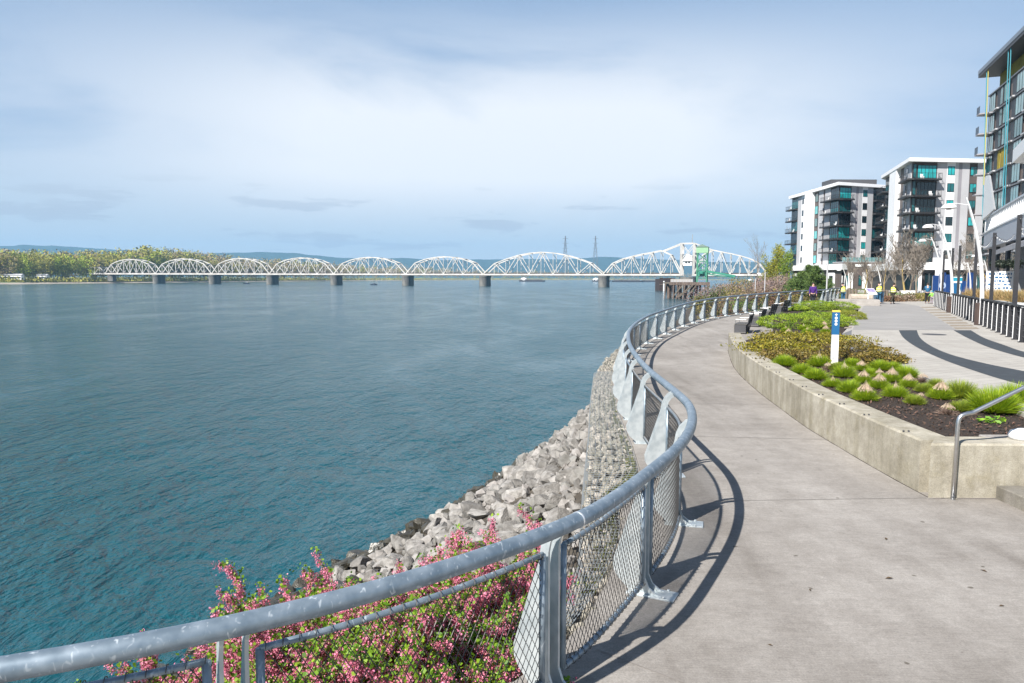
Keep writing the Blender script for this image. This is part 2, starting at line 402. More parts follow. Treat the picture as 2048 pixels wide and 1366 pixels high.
# asphalt path, dark curved bands, dark edge strip
mb = MB(); mb.poly(P7([(1705, 660), (1913, 660), (1880, 639), (1838, 612), (1800, 606), (1760, 605), (1727, 612), (1716, 636)], .004)); tag(mb.build('asphalt_path', m_asph), kind='structure')
def band(Lp, Rp, dz, name, mat):
    a = resample(catmull([Vector(p) for p in P7(Lp, dz)], 8), .3); b = resample(catmull([Vector(p) for p in P7(Rp, dz)], 8), .3)
    n = 40
    def rs(P):
        return [P[min(len(P)-1, int(round(i*(len(P)-1)/n)))] for i in range(n+1)]
    m_ = MB(); m_.strip(rs(a[0]), rs(b[0])); return tag(m_.build(name, mat), kind='structure')
def z4(l): return [(1480+x/3.606, 540+y/3.606) for x, y in l]
band(z4([(1145, 435), (1180, 490), (1280, 560), (1450, 640), (1640, 710), (1900, 793), (2230, 880)]), z4([(1275, 435), (1300, 490), (1380, 550), (1520, 610), (1750, 670), (2048, 730), (2400, 790)]), .004, 'paving_band', m_dark)
band(z4([(1540, 435), (1640, 490), (1800, 560), (2048, 632), (2350, 700)]), z4([(1665, 435), (1760, 490), (1900, 540), (2048, 590), (2350, 650)]), .004, 'paving_band', m_dark)
band([(1684, 668), (1688, 684), (1708, 702), (1750, 720), (1800, 737), (1863, 762)], [(1704, 660), (1704, 674), (1722, 691), (1760, 716), (1805, 735.5), (1866, 761)], .005, 'paving_edge_strip', M('edge_strip', (.14, .14, .145), .85, var=.1, scale=4))
mb = MB()
for k in range(9):          # paired light and dark strips beside the path
    f = k/9.; y = 614+f*46; x = 1838+(y-612)/48*75
    mb.poly(P7([(x+1, y), (x+28+f*22, y-.5), (x+31+f*26, y+1.6+f*1.6), (x+3+f*4, y+1.8+f*1.8)], .006))
tag(mb.build('paving_strips', M('tan_strip', (.24, .20, .155), .85, var=.15, scale=5)), kind='structure')
mb = MB()
for k in range(7):
    y = 617+k*6.2; x = 1725-(y-612)*.42
    mb.poly(P7([(x-18, y), (x-3, y-.5), (x-4.5, y+2.4), (x-19.5, y+3)], .006))
tag(mb.build('paving_strips', MATS['tan_strip']), kind='structure')
e = at(1868, 669, PZ)
tag(MB().lathe([(.0, .004), (.42, .004), (.42, .008), (0, .008)], 24, (e.x, e.y, PZ)).build('manhole_cover', m_dgrey), 'round dark manhole cover set in the light pavers', 'manhole cover')

# banks
XS = [(-6, -9), (4, -8.6), (10, -7.9), (14.2, -7.1), (16.9, -6.1), (19.6, -5.15), (20.7, -4.57), (23.2, -2.9), (29.9, -.3), (39.7, 4.2), (55, 8.5), (75, 13), (144, 31), (295, 72), (330, 80), (600, 205), (900, 450), (1500, 1200), (4000, 4200), (6500, 6800)]
GO = [(5.6, .16), (6.03, .45), (7, .70), (9.5, .97), (13, 1.40), (17.07, 1.86), (21.5, 2.42), (25.2, 3.10), (29, 4.05), (32, 5.0)]
def xs(Y): return interp(Y, XS)
def top_of(Y):
    if Y < 5.2: return xout(Y)+.02, -.42
    if Y < 6.2:
        f = (Y-5.2); return xout(Y)*(1-f)+(interp(Y, GO)-.05)*f, -.42-1.3*f
    if Y < 30: return interp(Y, GO)+.05, -1.75
    if Y < 34:
        f = (Y-30)/4; return (interp(Y, GO))*(1-f)+xout(Y)*f, -1.75*(1-f)+(zb(Y)-.3)*f
    if Y < 64: return xout(Y)+.02, zb(Y)-.3
    return interp(Y, [(64, xout(64)), (100, 41), (144, 56), (295, 110), (330, 120), (600, 235), (900, 480), (1500, 1240), (4000, 4260), (6500, 6900)]), .42
def bankz(t, Y, zt): return zt+(WATER-.15-zt)*(t**.9)
mb = MB(); rows = []
yy = list(np.arange(-6, 66, 1.0))+[66, 72, 80, 90, 105, 125, 144, 170, 210, 250, 295, 330, 420, 600, 900, 1500, 4000, 6500]
for Y in yy:
    xt, zt = top_of(Y); x_ = xs(Y); r = []
    for k in range(13):
        t = k/12.; h = mnoise.noise((t*5, Y*.35, 3.))*.18 if 0 < k < 12 else 0
        r.append((xt+(x_-xt)*t, Y, bankz(t, Y, zt)+h))
    r += [(x_-3.5, Y, -7.4)]
    rows.append(r)
W = len(rows[0]); mb.add([p for r in rows for p in r], [(i*W+k, (i+1)*W+k, (i+1)*W+k+1, i*W+k+1) for i in range(len(rows)-1) for k in range(W-1)])
tag(mb.build('river_bank', M('bank_soil', (.04, .033, .026), .95, col2=(.10, .085, .065), scale=.9, bump=2, bscale=9), smooth=True), kind='structure')
mb = MB(); rows = []
for Y in yy:
    xt, zt = top_of(Y); z = -.2 if Y < 8 else (zb(Y)-.35 if Y < 60 else .42)
    rows.append([(xt, Y, zt if Y > 30 else z-.3), (max(xt+.5, xt), Y, z), (xt+60, Y, z), (7000, Y, z)])
W = 4; mb.add([p for r in rows for p in r], [(i*W+k, i*W+k+1, (i+1)*W+k+1, (i+1)*W+k) for i in range(len(rows)-1) for k in range(W-1)])
tag(mb.build('ground', M('lawn_ground', (.05, .10, .02), .95, col2=(.14, .13, .06), scale=.25, bump=2, bscale=8)), kind='structure')

# water
def water_mat():
    m = bpy.data.materials.new('river_water'); nt, N, L, P = nodes(m)
    P.inputs['Base Color'].default_value = (.007, .064, .083, 1); P.inputs['IOR'].default_value = 1.333
    P.inputs['Specular IOR Level'].default_value = .5
    tc = N.new('ShaderNodeTexCoord')
    def mapn(stretch, rot, sc, det=4, dist=0, ro=.55):
        mp = N.new('ShaderNodeMapping'); mp.inputs['Scale'].default_value = stretch; mp.inputs['Rotation'].default_value = (0, 0, R(rot)); L.new(tc.outputs['Object'], mp.inputs['Vector'])
        n = N.new('ShaderNodeTexNoise'); n.inputs['Scale'].default_value = sc; n.inputs['Detail'].default_value = det; n.inputs['Distortion'].default_value = dist; n.inputs['Roughness'].default_value = ro
        L.new(mp.outputs['Vector'], n.inputs['Vector']); return n.outputs['Fac']
    a = mapn((1, .42, 1), 24, 1.5, 5, .6); b = mapn((1, .5, 1), -14, 4.6, 4, .3); c = mapn((1, .55, 1), 8, .30, 5, .8)
    big = mapn((1, .36, 1), 16, .034, 9, 1.6, .70)
    rb = N.new('ShaderNodeMapRange'); rb.inputs['From Min'].default_value = .38; rb.inputs['From Max'].default_value = .58; rb.inputs['To Min'].default_value = .34; rb.inputs['To Max'].default_value = 1.0; L.new(big, rb.inputs['Value'])
    def madd(x, k, y=None):
        q = N.new('ShaderNodeMath'); q.operation = 'MULTIPLY_ADD'; L.new(x, q.inputs[0]); q.inputs[1].default_value = k
        if y is None: q.inputs[2].default_value = 0
        else: L.new(y, q.inputs[2])
        return q.outputs[0]
    h = madd(a, .50, madd(b, .20, madd(c, .95)))
    bp = N.new('ShaderNodeBump'); bp.inputs['Distance'].default_value = 1.0; L.new(h, bp.inputs['Height']); L.new(rb.outputs['Result'], bp.inputs['Strength'])
    L.new(bp.outputs['Normal'], P.inputs['Normal'])
    rr = N.new('ShaderNodeMapRange'); rr.inputs['From Min'].default_value = .35; rr.inputs['From Max'].default_value = .65; rr.inputs['To Min'].default_value = .06; rr.inputs['To Max'].default_value = .13; L.new(big, rr.inputs['Value'])
    L.new(rr.outputs['Result'], P.inputs['Roughness'])
    return m
mb = MB(); mb.poly([(-7000, -450, WATER), (7000, -450, WATER), (7000, 7000, WATER), (-7000, 7000, WATER)])
tag(mb.build('river_water', water_mat()), kind='structure')

# far bank, beach, hills
FS = [(-1100, 150), (-820, 400), (-600, 580), (-490, 690), (-466, 800), (-440, 1000), (-395, 1250), (-262, 1800), (60, 2500), (700, 3100), (2600, 3500), (6900, 3900)]
def offs(d, z):
    out = []
    for i, p in enumerate(FS):
        a = Vector(FS[max(0, i-1)]); b = Vector(FS[min(len(FS)-1, i+1)]); t = (b-a).normalized(); n = Vector((-t.y, t.x))
        out.append((p[0]+n.x*d, p[1]+n.y*d, z))
    return out
FSd = catmull([Vector((p[0], p[1], 0)) for p in FS], 10); FS = [(p.x, p.y) for p in FSd]
mb = MB(); mb.strip(offs(-6, -5.6), offs(14, -3.9)); tag(mb.build('beach', M('sand', (.30, .26, .21), .95, var=.25, scale=.05)), kind='structure')
mb = MB(); mb.strip(offs(14, -3.9), offs(34, -1.6)); mb.strip(offs(34, -1.6), offs(60, -1.0)); mb.poly([p for p in offs(60, -1.0)]+[(6900, 6900, -1.0), (-6900, 6900, -1.0), (-6900, 150, -1.0)])
tag(mb.build('far_bank', M('far_grass', (.10, .15, .03), .95, col2=(.21, .18, .09), scale=.03)), kind='structure')
HP = [(-700, 500), (-300, 494), (0, 492), (45, 490), (90, 491), (140, 493.5), (180, 496), (260, 501), (400, 507), (530, 504), (600, 507), (660, 514), (720, 517), (800, 516), (880, 520), (960, 519), (1050, 518), (1140, 519), (1200, 513.5), (1215, 513), (1260, 517), (1330, 519), (1380, 521), (1440, 524), (1540, 524), (1700, 520), (2100, 512), (2600, 508)]
mb = MB(); rid = []; n = 260
for i in range(n):
    x = -700+3300*i/(n-1); y = interp(x, HP)+mnoise.noise((x*.03, 1, 0))*1.6+mnoise.noise((x*.17, 5, 0))*.9
    D = 5400
    p = far(min(max(x, -700), 2600), y, D); g = colx(x, 4600); k = colx(x, 6600)
    rid.append([(g, 4600, -6), (colx(x, 5050), 5050, p.z*(.55+.12*mnoise.noise((x*.02, 9, 0)))), (p.x, D, p.z), (k, 6600, -6)])
mb.add([p for r in rid for p in r], [(i*4+k, (i+1)*4+k, (i+1)*4+k+1, i*4+k+1) for i in range(n-1) for k in range(3)])
tag(mb.build('hills', M('hill_forest', (.008, .035, .03), .95, col2=(.022, .06, .045), scale=.006, bump=1), smooth=True), kind='structure')

# ------------------------------------------------------------------ planter wall, stairs, stair handrail
mb = MB(); b = catmull(wb_rev, 8); b, _ = resample(b, .25)
TW = .44; WH = .70
def off2(P, d):
    o = []
    for i, p in enumerate(P):
        t = (P[min(i+1, len(P)-1)]-P[max(i-1, 0)]).normalized(); o.append(Vector((p.x+t.y*d, p.y-t.x*d, 0)))
    return o
inn = off2(b, TW)
for i in range(len(b)-1):
    pass
def ribs(P, prof):          # sweep a (inward, height) section along P
    q = [off2(P, d) for d, z in prof]; m = len(prof)
    vs = [(q[k][i].x, q[k][i].y, prof[k][1]) for i in range(len(P)) for k in range(m)]
    fs = [(i*m+k, i*m+(k+1) % m, (i+1)*m+(k+1) % m, (i+1)*m+k) for i in range(len(P)-1) for k in range(m)]
    return vs, fs+[tuple(range(m)), tuple((len(P)-1)*m+k for k in range(m-1, -1, -1))]
c0 = b[0].copy()
mb.add(*ribs([p for p in b if (p-c0).length > .0], [(0, -.05), (0, WH-.025), (.025, WH), (TW, WH), (TW, .1)]))
cx, cy = c0.x, c0.y
mb.add([(cx-.012, cy-.0, -.05), (9.6, cy-.03, -.05), (9.6, cy-.03, WH-.022), (cx-.012, cy, WH-.022), (cx+.012, cy+.026, WH+.003), (9.6, cy-.004, WH+.003), (9.6, cy+.42, WH+.003), (cx+.3, cy+.44, WH+.003), (9.6, cy+.42, .1), (cx+.3, cy+.44, .1)],
       [(0, 1, 2, 3), (3, 2, 5, 4), (4, 5, 6, 7), (7, 6, 8, 9), (0, 3, 4, 7, 9), (1, 8, 6, 5, 2)])
wall = mb.build('planter_wall', m_wallc)
tag(wall, 'curved pale concrete retaining wall with stained face beside the river walk', 'wall')
# small pairs of skate studs along the wall top
base_st = None; s_ = .75
bs = [0]
for a_, c_ in zip(b, b[1:]): bs.append(bs[-1]+(c_-a_).length)
while s_ < bs[-1]-.5:
    i = int(np.searchsorted(bs, s_)); p = b[i]; t = (b[min(i+1, len(b)-1)]-b[i-1]).normalized(); q = Vector((t.y, -t.x, 0))
    if base_st is None:
        mm = MB()
        for k in (-.035, .035): mm.box(-.012, .012, k-.009, k+.009, 0, .022)
        base_st = mm.build('skate_stud', m_dgrey, wall); o = base_st
    else: o = dup(base_st)
    o.location = (p.x+q.x*.06, p.y+q.y*.06, WH); o.rotation_euler = (0, 0, math.atan2(t.y, t.x)); s_ += 1.05
st = empty('staircase', (6.2, 7, 0), 0, 'short flight of worn concrete steps rising beside the planter wall', 'stairs')
for k, x in enumerate((6.2, 6.64, 7.08, 7.52)):
    mm = MB(); z1 = .172*(k+1); x1 = x+.46 if k < 3 else 9.4
    mm.box(x-6.2, x1-6.2, -3.2+k*.004, cy-7-.034-k*.003, -.02 if k == 0 else .0, z1); mm.build('step', MATS.get('step_concrete') or concrete('step_concrete', (.17, .16, .14), (.29, .27, .24), big=.9, stain='wall'), st, bevel=.012)
def steel_tube(name, pts, r, parent, mat=m_steel, n=12): return MB().tube(pts, r, n).build(name, mat, parent, smooth=True)
hb = at(1905, 998); hr = empty('stair_handrail', hb, 0, 'bent stainless steel handrail standing at the foot of the concrete steps', 'handrail')
P = [Vector((0, 0, 0)), Vector((.03, 0, .9))]
tp = far(1917, 836, hb.y)-hb; t2 = far(1945, 827, hb.y)-hb; t3 = far(2048, 775, hb.y)-hb; t4 = t3+(t3-t2)*1.2
cur = [Vector((0, 0, 0)), Vector((tp.x*.8, 0, tp.z-.16)), Vector((tp.x*.95, 0, tp.z-.06)), Vector((tp.x+.02, 0, tp.z+.012)), Vector((tp.x+.07, 0, tp.z+.045)), Vector((t2.x-.04, 0, t2.z+.005)), Vector((t2.x, 0, t2.z+.012)), Vector((t2.x+.06, 0, t2.z+.04)), t3, t4]
cur = [cur[0]]+catmull(cur[1:8], 6)+[t3, t4]
steel_tube('rail', cur, .026, hr); MB().lathe([(.0, 0), (.062, 0), (.062, .008), (.03, .014), (0, .014)], 20).build('flange', m_steel, hr)
q = far(2046, 852, 9.75)
tag(MB().lathe([(0, 0), (.16, 0), (.165, .05), (.14, .1), (.06, .135), (0, .14)], 28, (q.x, q.y, WH+.004)).build('dome_light', m_lamp, smooth=True), 'white dome shaped path light at the end of the planter wall', 'light')
q = far(2000, 856, 9.95)
o = MB().box(-.24, .24, -.05, .05, 0, .045).build('concrete_slab', m_kerb, bevel=.01); o.location = (q.x+.05, 9.90, WH-.06); o.scale = (1.3, 1.8, 1.6)
tag(o, 'small grey concrete slab lying on the mulch behind the handrail', 'slab')

# ------------------------------------------------------------------ river railing
rail_o = empty('river_railing', (0, 0, 0), 0, 'long curved galvanised railing with wire mesh panels along the river walk', 'railing')
s_hi = LEN
pts = [rp(s, 0, RH)[0] for s in np.arange(0, s_hi, .15)]
MB().tube(pts, .053, 20).build('handrail', m_rail, rail_o, smooth=True)
cl = empty('x'); bpy.data.objects.remove(cl)
p_, a_ = rp(s_at_px(1158, 1043), 0, RH)
MB().tube([p_-Vector((math.cos(a_), math.sin(a_), 0))*.006, p_+Vector((math.cos(a_), math.sin(a_), 0))*.006], .0555, 20).build('joint_ring', M('bright_weld', (.75, .76, .78), .4, .6), rail_o)
# post: two shaped plates, local x inward, y along the rail
prof = [(.40, .0), (.40, .022), (.20, .035), (.13, .10), (.11, .22), (.0, .9), (.01, .985), (.045, 1.045), (.10, 1.085), (.13, 1.075), (.155, RH-.03)]
prof = [(.17, .018), (.12, .03), (.055, .075), (.02, .15), (.015, .93), (.03, 1.0), (.075, 1.055), (.135, 1.078), (.135, 1.132), (.06, 1.118), (-.01, 1.05), (-.045, .97), (-.06, .88), (-.275, .27), (-.27, .19), (-.235, .13), (-.12, .03), (-.10, .018)]
mbp = MB(); ZS = RH/1.12
for y0 in (-.068, .048):
    n = len(prof); vs = [(x-.135, y0, z*ZS) for x, z in prof]+[(x-.135, y0+.02, z*ZS) for x, z in prof]
    mbp.add(vs, [tuple(range(n)), tuple(range(2*n-1, n-1, -1))]+[(i, n+i, n+(i+1) % n, (i+1) % n) for i in range(n)])
plate = mbp.build('post', m_galv, rail_o)
foot = MB().box(-.28, .15, -.10, .10, 0, .018)
for sx in (.06, -.24):
    for sy in (-.085, .085): foot.lathe([(0, .018), (.014, .018), (.014, .034), (0, .034)], 6, (sx, sy, 0))
foot = foot.build('base_plate', m_galv, plate, bevel=.004)
sp = [s_at_px(470, 1254), s_at_px(1138, 1051), s_at_px(1326, 925)]
d0 = sp[1]-sp[0]
sl = [sp[0]-2.15, sp[0], sp[1], sp[2]]
k = sp[2]+2.06
while k < s_hi-.4: sl.append(k); k += 2.12
first = True
for s in sl:
    p, a = rp(s)
    if first: o = plate; first = False
    else: o = dup(plate)
    o.location = (p.x, p.y, p.z-.001); o.rotation_euler = (0, 0, a-PI/2)
def mesh_panel(s0, s1):
    zt, zbm = 1.0, .13; n_ = -.125
    m = MB(); L = s1-s0; run = (zt-zbm)*.62; stp = .062 if s0 < 30 else .09
    r = .0029 if s0 < 16 else .0026
    near = rp(s0)[0].y < 14
    for sg in (1, -1):
        k = -run
        while k < L:
            a0, a1 = (max(0, k), min(L, k+run))
            if a1-a0 > .02:
                P = []
                for j in range(5):
                    u = a0+(a1-a0)*j/4; f = (u-k)/run; z = zbm+(zt-zbm)*(f if sg > 0 else 1-f)
                    P.append(rp(s0+u, n_, z)[0])
                m.tube(P, r, 3, cap=False)
            k += stp
    if near:              # lacing round the top and bottom tubes
        k = .02
        while k < L:
            for zc in (zt, zbm):
                c, a = rp(s0+k, n_, zc); t = Vector((math.cos(a), math.sin(a), 0)); q = Vector((t.y, -t.x, 0))
                m.tube([c+t*(j*.004)+q*(.0275*math.cos(j*PI/4))+Vector((0, 0, .0275*math.sin(j*PI/4))) for j in range(9)], .0032, 3, cap=False)
            k += .085 if s0 < 9 else .06
    pn = m.build('mesh_panel', m_wire, rail_o)
    f = MB(); ss = np.linspace(s0, s1, max(4, int(L/.18)))
    loop = [rp(s, n_, zt)[0] for s in ss]+[rp(s, n_, zbm)[0] for s in ss[::-1]]
    f.tube([rp(s, n_, zt)[0] for s in ss], .018, 10); f.tube([rp(s, n_, zbm)[0] for s in ss], .021, 10)
    for s in (s0, s1): f.tube([rp(s, n_, zbm)[0], rp(s, n_, zt)[0]], .022, 10)
    f.build('panel_frame', m_rail, pn, smooth=True)
for a, b_ in zip(sl, sl[1:]): mesh_panel(a+.125, b_-.125)
mesh_panel(max(.02, sl[0]-2), sl[0]-.125)

# ------------------------------------------------------------------ gabion wall
def cut_rock(seed, sub=2, ncut=11, el=(1, 1, 1)):
    r = random.Random(seed); bm = bmesh.new(); bmesh.ops.create_icosphere(bm, subdivisions=sub, radius=1)
    planes = []
    for _ in range(ncut):
        d = Vector((r.gauss(0, 1), r.gauss(0, 1), r.gauss(0, 1))).normalized(); planes.append((d, r.uniform(.42, .78)))
    for v in bm.verts:
        for _ in range(2):
            for d, h in planes:
                k = v.co.dot(d)
                if k > h: v.co -= d*(k-h)
        v.co += v.co.normalized()*mnoise.noise(v.co*2.3+Vector((seed, 0, 0)))*.06
        v.co = Vector((v.co.x*el[0], v.co.y*el[1], v.co.z*el[2]))
    vs = [tuple(v.co) for v in bm.verts]; fs = [tuple(v.index for v in f.verts) for f in bm.faces]; bm.free()
    return vs, fs
small = [np.array(cut_rock(i, 1, 9)[0]) for i in range(8)]; small_f = cut_rock(0, 1, 9)[1]
def rot_m(r):
    return np.array(Matrix.Rotation(r.uniform(0, 6.28), 3, 'Z') @ Matrix.Rotation(r.uniform(0, 6.28), 3, 'X') @ Matrix.Rotation(r.uniform(0, 6.28), 3, 'Y'))
def scatter(mb, c, sc, r):
    v = small[r.randrange(8)]*np.array([sc*r.uniform(.8, 1.3), sc*r.uniform(.7, 1.1), sc*r.uniform(.55, .9)])
    v = v@rot_m(r).T+np.array(c); mb.add(v.tolist(), small_f)
gab = empty('gabion_wall', (1, 10, 0), 0, 'gabion wall of pale stones in a wire cage under the railing', 'gabion wall')
g = MB(); rg = random.Random(3); core = MB(); wires = MB()
def ginn(Y): return xout(Y)-.02
Y = 5.75; cA = []; cB = []
while Y < 31:
    xo = interp(Y, GO); xi = max(ginn(Y), xo+.14); zt = -.04+zb(Y)
    w = xi-xo; stp = .105
    nx = max(1, int(w/.10))
    for k in range(nx+1):
        scatter(g, (xo+.03+w*(k+rg.uniform(-.3, .3))/max(1, nx)*.93, Y+rg.uniform(-.05, .05), zt+rg.uniform(-.06, .02)), rg.uniform(.055, .095), rg)
    if Y < 19:
        z = zt-.08
        while z > -2.0:
            scatter(g, (xo+.03+.06*(zt-z)*0+rg.uniform(-.02, .03), Y+rg.uniform(-.05, .05), z), rg.uniform(.05, .085), rg); z -= .115
    cA.append((xo+.06, Y, zt-.05)); cB.append((xi-.01, Y, zt-.05)); Y += stp
n = len(cA)
cd = [(p[0], p[1], -2.1) for p in cA]; core.strip(cB, cA); core.strip(cA, cd); core.add([cA[0], cB[0], (cB[0][0], cB[0][1], -2.1), cd[0]], [(0, 1, 2, 3)])
ry = cA[0][1]
for i in range(9): 
    xo = interp(5.75, GO)
off = [(v[0]-1, v[1]-10, v[2]) for v in g.v]; g.v = off
g.build('stone_fill', M('gabion_stone', (.16, .146, .118), .9, col2=(.40, .37, .31), scale=5, island=.32, bump=.5, bscale=40), gab)
core.v = [(v[0]-1, v[1]-10, v[2]) for v in core.v]; core.build('stone_core', M('gabion_core', (.08, .075, .06), .95, var=.3, scale=12), gab)
Y = 5.75
def gp(Y, z, o=0): return Vector((interp(Y, GO)-.055-o-1, Y-10, z))
def gt(Y, f): 
    xo = interp(Y, GO); xi = max(ginn(Y), xo+.14); return Vector((xo+(xi-xo)*f-1, Y-10, zb(Y)+.045))
Ys = list(np.arange(5.75, 30.5, .45))
for z in np.arange(-1.9, .05, .1): wires.tube([gp(y, z+zb(y)) for y in Ys if y < 22], .0035, 3, cap=False)
for f in np.arange(0, 1.01, .125): wires.tube([gt(y, f) for y in Ys], .0035, 3, cap=False)
for y in np.arange(5.75, 22, .1): wires.tube([gp(y, -2), gp(y, zb(y)+.04), gt(y, 0), gt(y, 1)], .0035, 3, cap=False)
wires.build('wire_cage', m_gwire, gab)
mo = MB(); rm = random.Random(8)
for _ in range(900):
    Yq = rm.choice([rm.uniform(9.3, 11.5), rm.uniform(9.6, 18), rm.uniform(6.5, 9)]); xi = ginn(Yq)
    c = (xi-abs(rm.gauss(0, .07))-1-.02, Yq-10, rm.uniform(-.05, .035)); scatter(mo, c, rm.uniform(.012, .03), rm)
mo.build('moss', M('moss', (.05, .065, .012), .95, col2=(.11, .11, .03), scale=9), gab)

# ------------------------------------------------------------------ riprap boulders
m_rock = M('riprap_stone', (.125, .116, .105), .9, col2=(.31, .295, .275), scale=2.2, bump=1.2, bscale=9)
def objvar(m, amt):
    nt = m.node_tree; N = nt.nodes; L = nt.links; P = N['Principled BSDF']; src = P.inputs['Base Color'].links[0].from_socket
    oi = N.new('ShaderNodeObjectInfo'); h = N.new('ShaderNodeHueSaturation'); mr = N.new('ShaderNodeMapRange'); mr.inputs['To Min'].default_value = 1-amt; mr.inputs['To Max'].default_value = 1+amt
    L.new(oi.outputs['Random'], mr.inputs['Value']); L.new(mr.outputs['Result'], h.inputs['Value']); L.new(src, h.inputs['Color']); L.new(h.outputs['Color'], P.inputs['Base Color'])
objvar(m_rock, .34)
m_rocki = M('riprap_stone_far', (.125, .116, .105), .9, col2=(.31, .295, .275), scale=2.2, bump=1.2, bscale=9, island=.24)
m_wet = M('wet_stone', (.030, .028, .022), .35, col2=(.075, .068, .05), scale=3, bump=1.2, bscale=9)
protos = []; protod = []
for i in range(9):
    v, f = cut_rock(40+i, 3, 13, (1.15, .9, .75))
    mm = MB(); mm.add(v, f); me = mm.mesh('boulder'); me.materials.append(m_rock); protos.append(me)
    me2 = me.copy(); me2.materials.clear(); me2.materials.append(m_wet); protod.append(me2)
big = [(np.array(cut_rock(40+i, 1, 10, (1.15, .9, .75))[0])) for i in range(9)]; big_f = cut_rock(40, 1, 10)[1]
cand = []; rk = random.Random(21)
Y = 4.0
while Y < 62:
    xt, zt = top_of(Y); x_ = xs(Y)-.5; Ls = math.hypot(xt-x_, zt-WATER); stp = .33 if Y < 36 else .55
    n = int(Ls/stp)
    for k in range(n+1):
        t = (k+rk.uniform(-.45, .45))/n; t = min(1.06, max(0.0, t))
        if Y < 8 and t < .45: continue
        if Y > 46 and t < .35: continue
        y = Y+rk.uniform(-.2, .2); xt2, zt2 = top_of(y); X = xt2+(xs(y)-xt2)*t; Z = bankz(min(t, 1.0), y, zt2)
        sz = rk.choice([.10, .13, .17, .20, .23, .31])*rk.uniform(.9, 1.15)*(1.0 if Y < 36 else 1.3)
        cand.append((X, y, Z+sz*.30+rk.uniform(-.03, .07), sz, t))
    Y += stp*.95
def vis(c):
    p = project(c[:3])
    if not p or not (-20 < p[0] < 2070 and 500 < p[1] < 1390): return 0
    hidden = c[1] < 30 and p[0] > 1165 and c[1] > 6
    if c[1] < 9.5 and c[4] < .5: hidden = True
    return 0 if hidden else c[3]/p[2]
cand.sort(key=vis, reverse=True)
rest = MB(); restw = MB()
nd = 0
for i, c in enumerate(cand):
    wet = c[2] < WATER+.95+.35*math.sin(c[1]*1.3)
    if i < 292:
        me = (protod if wet else protos)[i % 9]
        o = bpy.data.objects.new('boulder', me); COL.objects.link(o); o.location = c[:3]; o.scale = (c[3]*rk.uniform(1, 1.35), c[3]*rk.uniform(.9, 1.2), c[3]*rk.uniform(.85, 1.1))
        o.rotation_euler = (rk.uniform(-.5, .5), rk.uniform(-.5, .5), rk.uniform(0, 6.28))
        if wet: tag(o, 'dark wet boulder at the edge of the river below the riprap', 'boulder', 'wet boulders at the waterline')
        else: tag(o, 'pale grey dry angular boulder lying in the riprap slope below the gabion wall', 'boulder', 'dry boulders of the riprap slope')
    else:
        v = big[i % 9]*c[3]*rk.uniform(.9, 1.2); v = v@rot_m(rk).T+np.array(c[:3]); (restw if wet else rest).add(v.tolist(), big_f)
tag(rest.build('riprap_stones', m_rocki), 'mass of smaller pale riprap stones covering the river bank', 'riprap', kind='stuff')
if restw.v: tag(restw.build('wet_riprap_stones', m_wet), 'dark wet stones along the foot of the river bank', 'riprap', kind='stuff')
q = at(768, 1090, WATER); o = bpy.data.objects.new('boulder', protod[4]); COL.objects.link(o); o.location = q+Vector((0, 0, .02)); o.scale = (.42, .3, .25); o.rotation_euler = (.2, .1, .6)
tag(o, 'lone dark boulder standing out in the river a little off the bank', 'boulder')

# ------------------------------------------------------------------ grass clumps in the planting bed
m_blade = M('grass_blade', (.20, .34, .010), .6, col2=(.40, .50, .03), scale=6, island=.35, trans=.35)
m_bladeo = M('olive_blade', (.20, .29, .02), .6, col2=(.34, .40, .05), scale=6, island=.35, trans=.35)
m_straw = M('straw', (.50, .38, .27), .7, col2=(.74, .60, .46), scale=14, island=.2, trans=.3)
def blades(n, r, h, w, rs, spread=1.0, droop=.28, r0=.35):
    az = rs.rand(n)*2*PI; el = np.arccos(1-rs.rand(n)*.92*spread); L_ = (.80+.22*rs.rand(n))
    el = el*.92; d = np.stack([np.cos(az)*np.sin(el), np.sin(az)*np.sin(el), np.cos(el)], 1); base = np.stack([np.cos(az), np.sin(az), az*0], 1)*(rs.rand(n)*r*r0)[:, None]
    sc = np.array([r, r, h]); side = np.stack([-np.sin(az), np.cos(az), az*0], 1)
    side += rs.normal(size=(n, 3))*.35; side /= np.linalg.norm(side, axis=1)[:, None]
    pts = []
    for t in (0, .5, 1.0):
        p = base+d*sc*(L_*t)[:, None]; p[:, 2] += .03-(np.sin(el)*h*droop*t*t)*L_*.6
        p[:, 2] = np.maximum(p[:, 2], .005); pts.append(p)
    W_ = w*(.7+.6*rs.rand(n))[:, None]
    q1 = np.stack([pts[0]-side*W_*.5, pts[0]+side*W_*.5, pts[1]+side*W_*.5, pts[1]-side*W_*.5], 1)
    q2 = np.stack([pts[1]-side*W_*.5, pts[1]+side*W_*.5, pts[2]+side*W_*.08, pts[2]-side*W_*.08], 1)
    return np.concatenate([q1, q2])
def plume(n, r, h, w, rs):
    az = rs.rand(n)*2*PI; rr = np.sqrt(rs.rand(n))*r; z0 = h*.45+rs.rand(n)*h*.2
    b0 = np.stack([np.cos(az)*rr, np.sin(az)*rr, z0], 1); tip = np.stack([np.cos(az)*rr*.35+rs.normal(size=n)*.02, np.sin(az)*rr*.35+rs.normal(size=n)*.02, h*(.62+.5*rs.rand(n)*(1-rr/r*.6))], 1)
    side = rs.normal(size=(n, 3)); side[:, 2] *= .2; side /= np.linalg.norm(side, axis=1)[:, None]; W_ = w*(.6+.8*rs.rand(n))[:, None]
    return np.stack([b0-side*W_*.5, b0+side*W_*.5, tip+side*W_*.12, tip-side*W_*.12], 1)
CL = {}
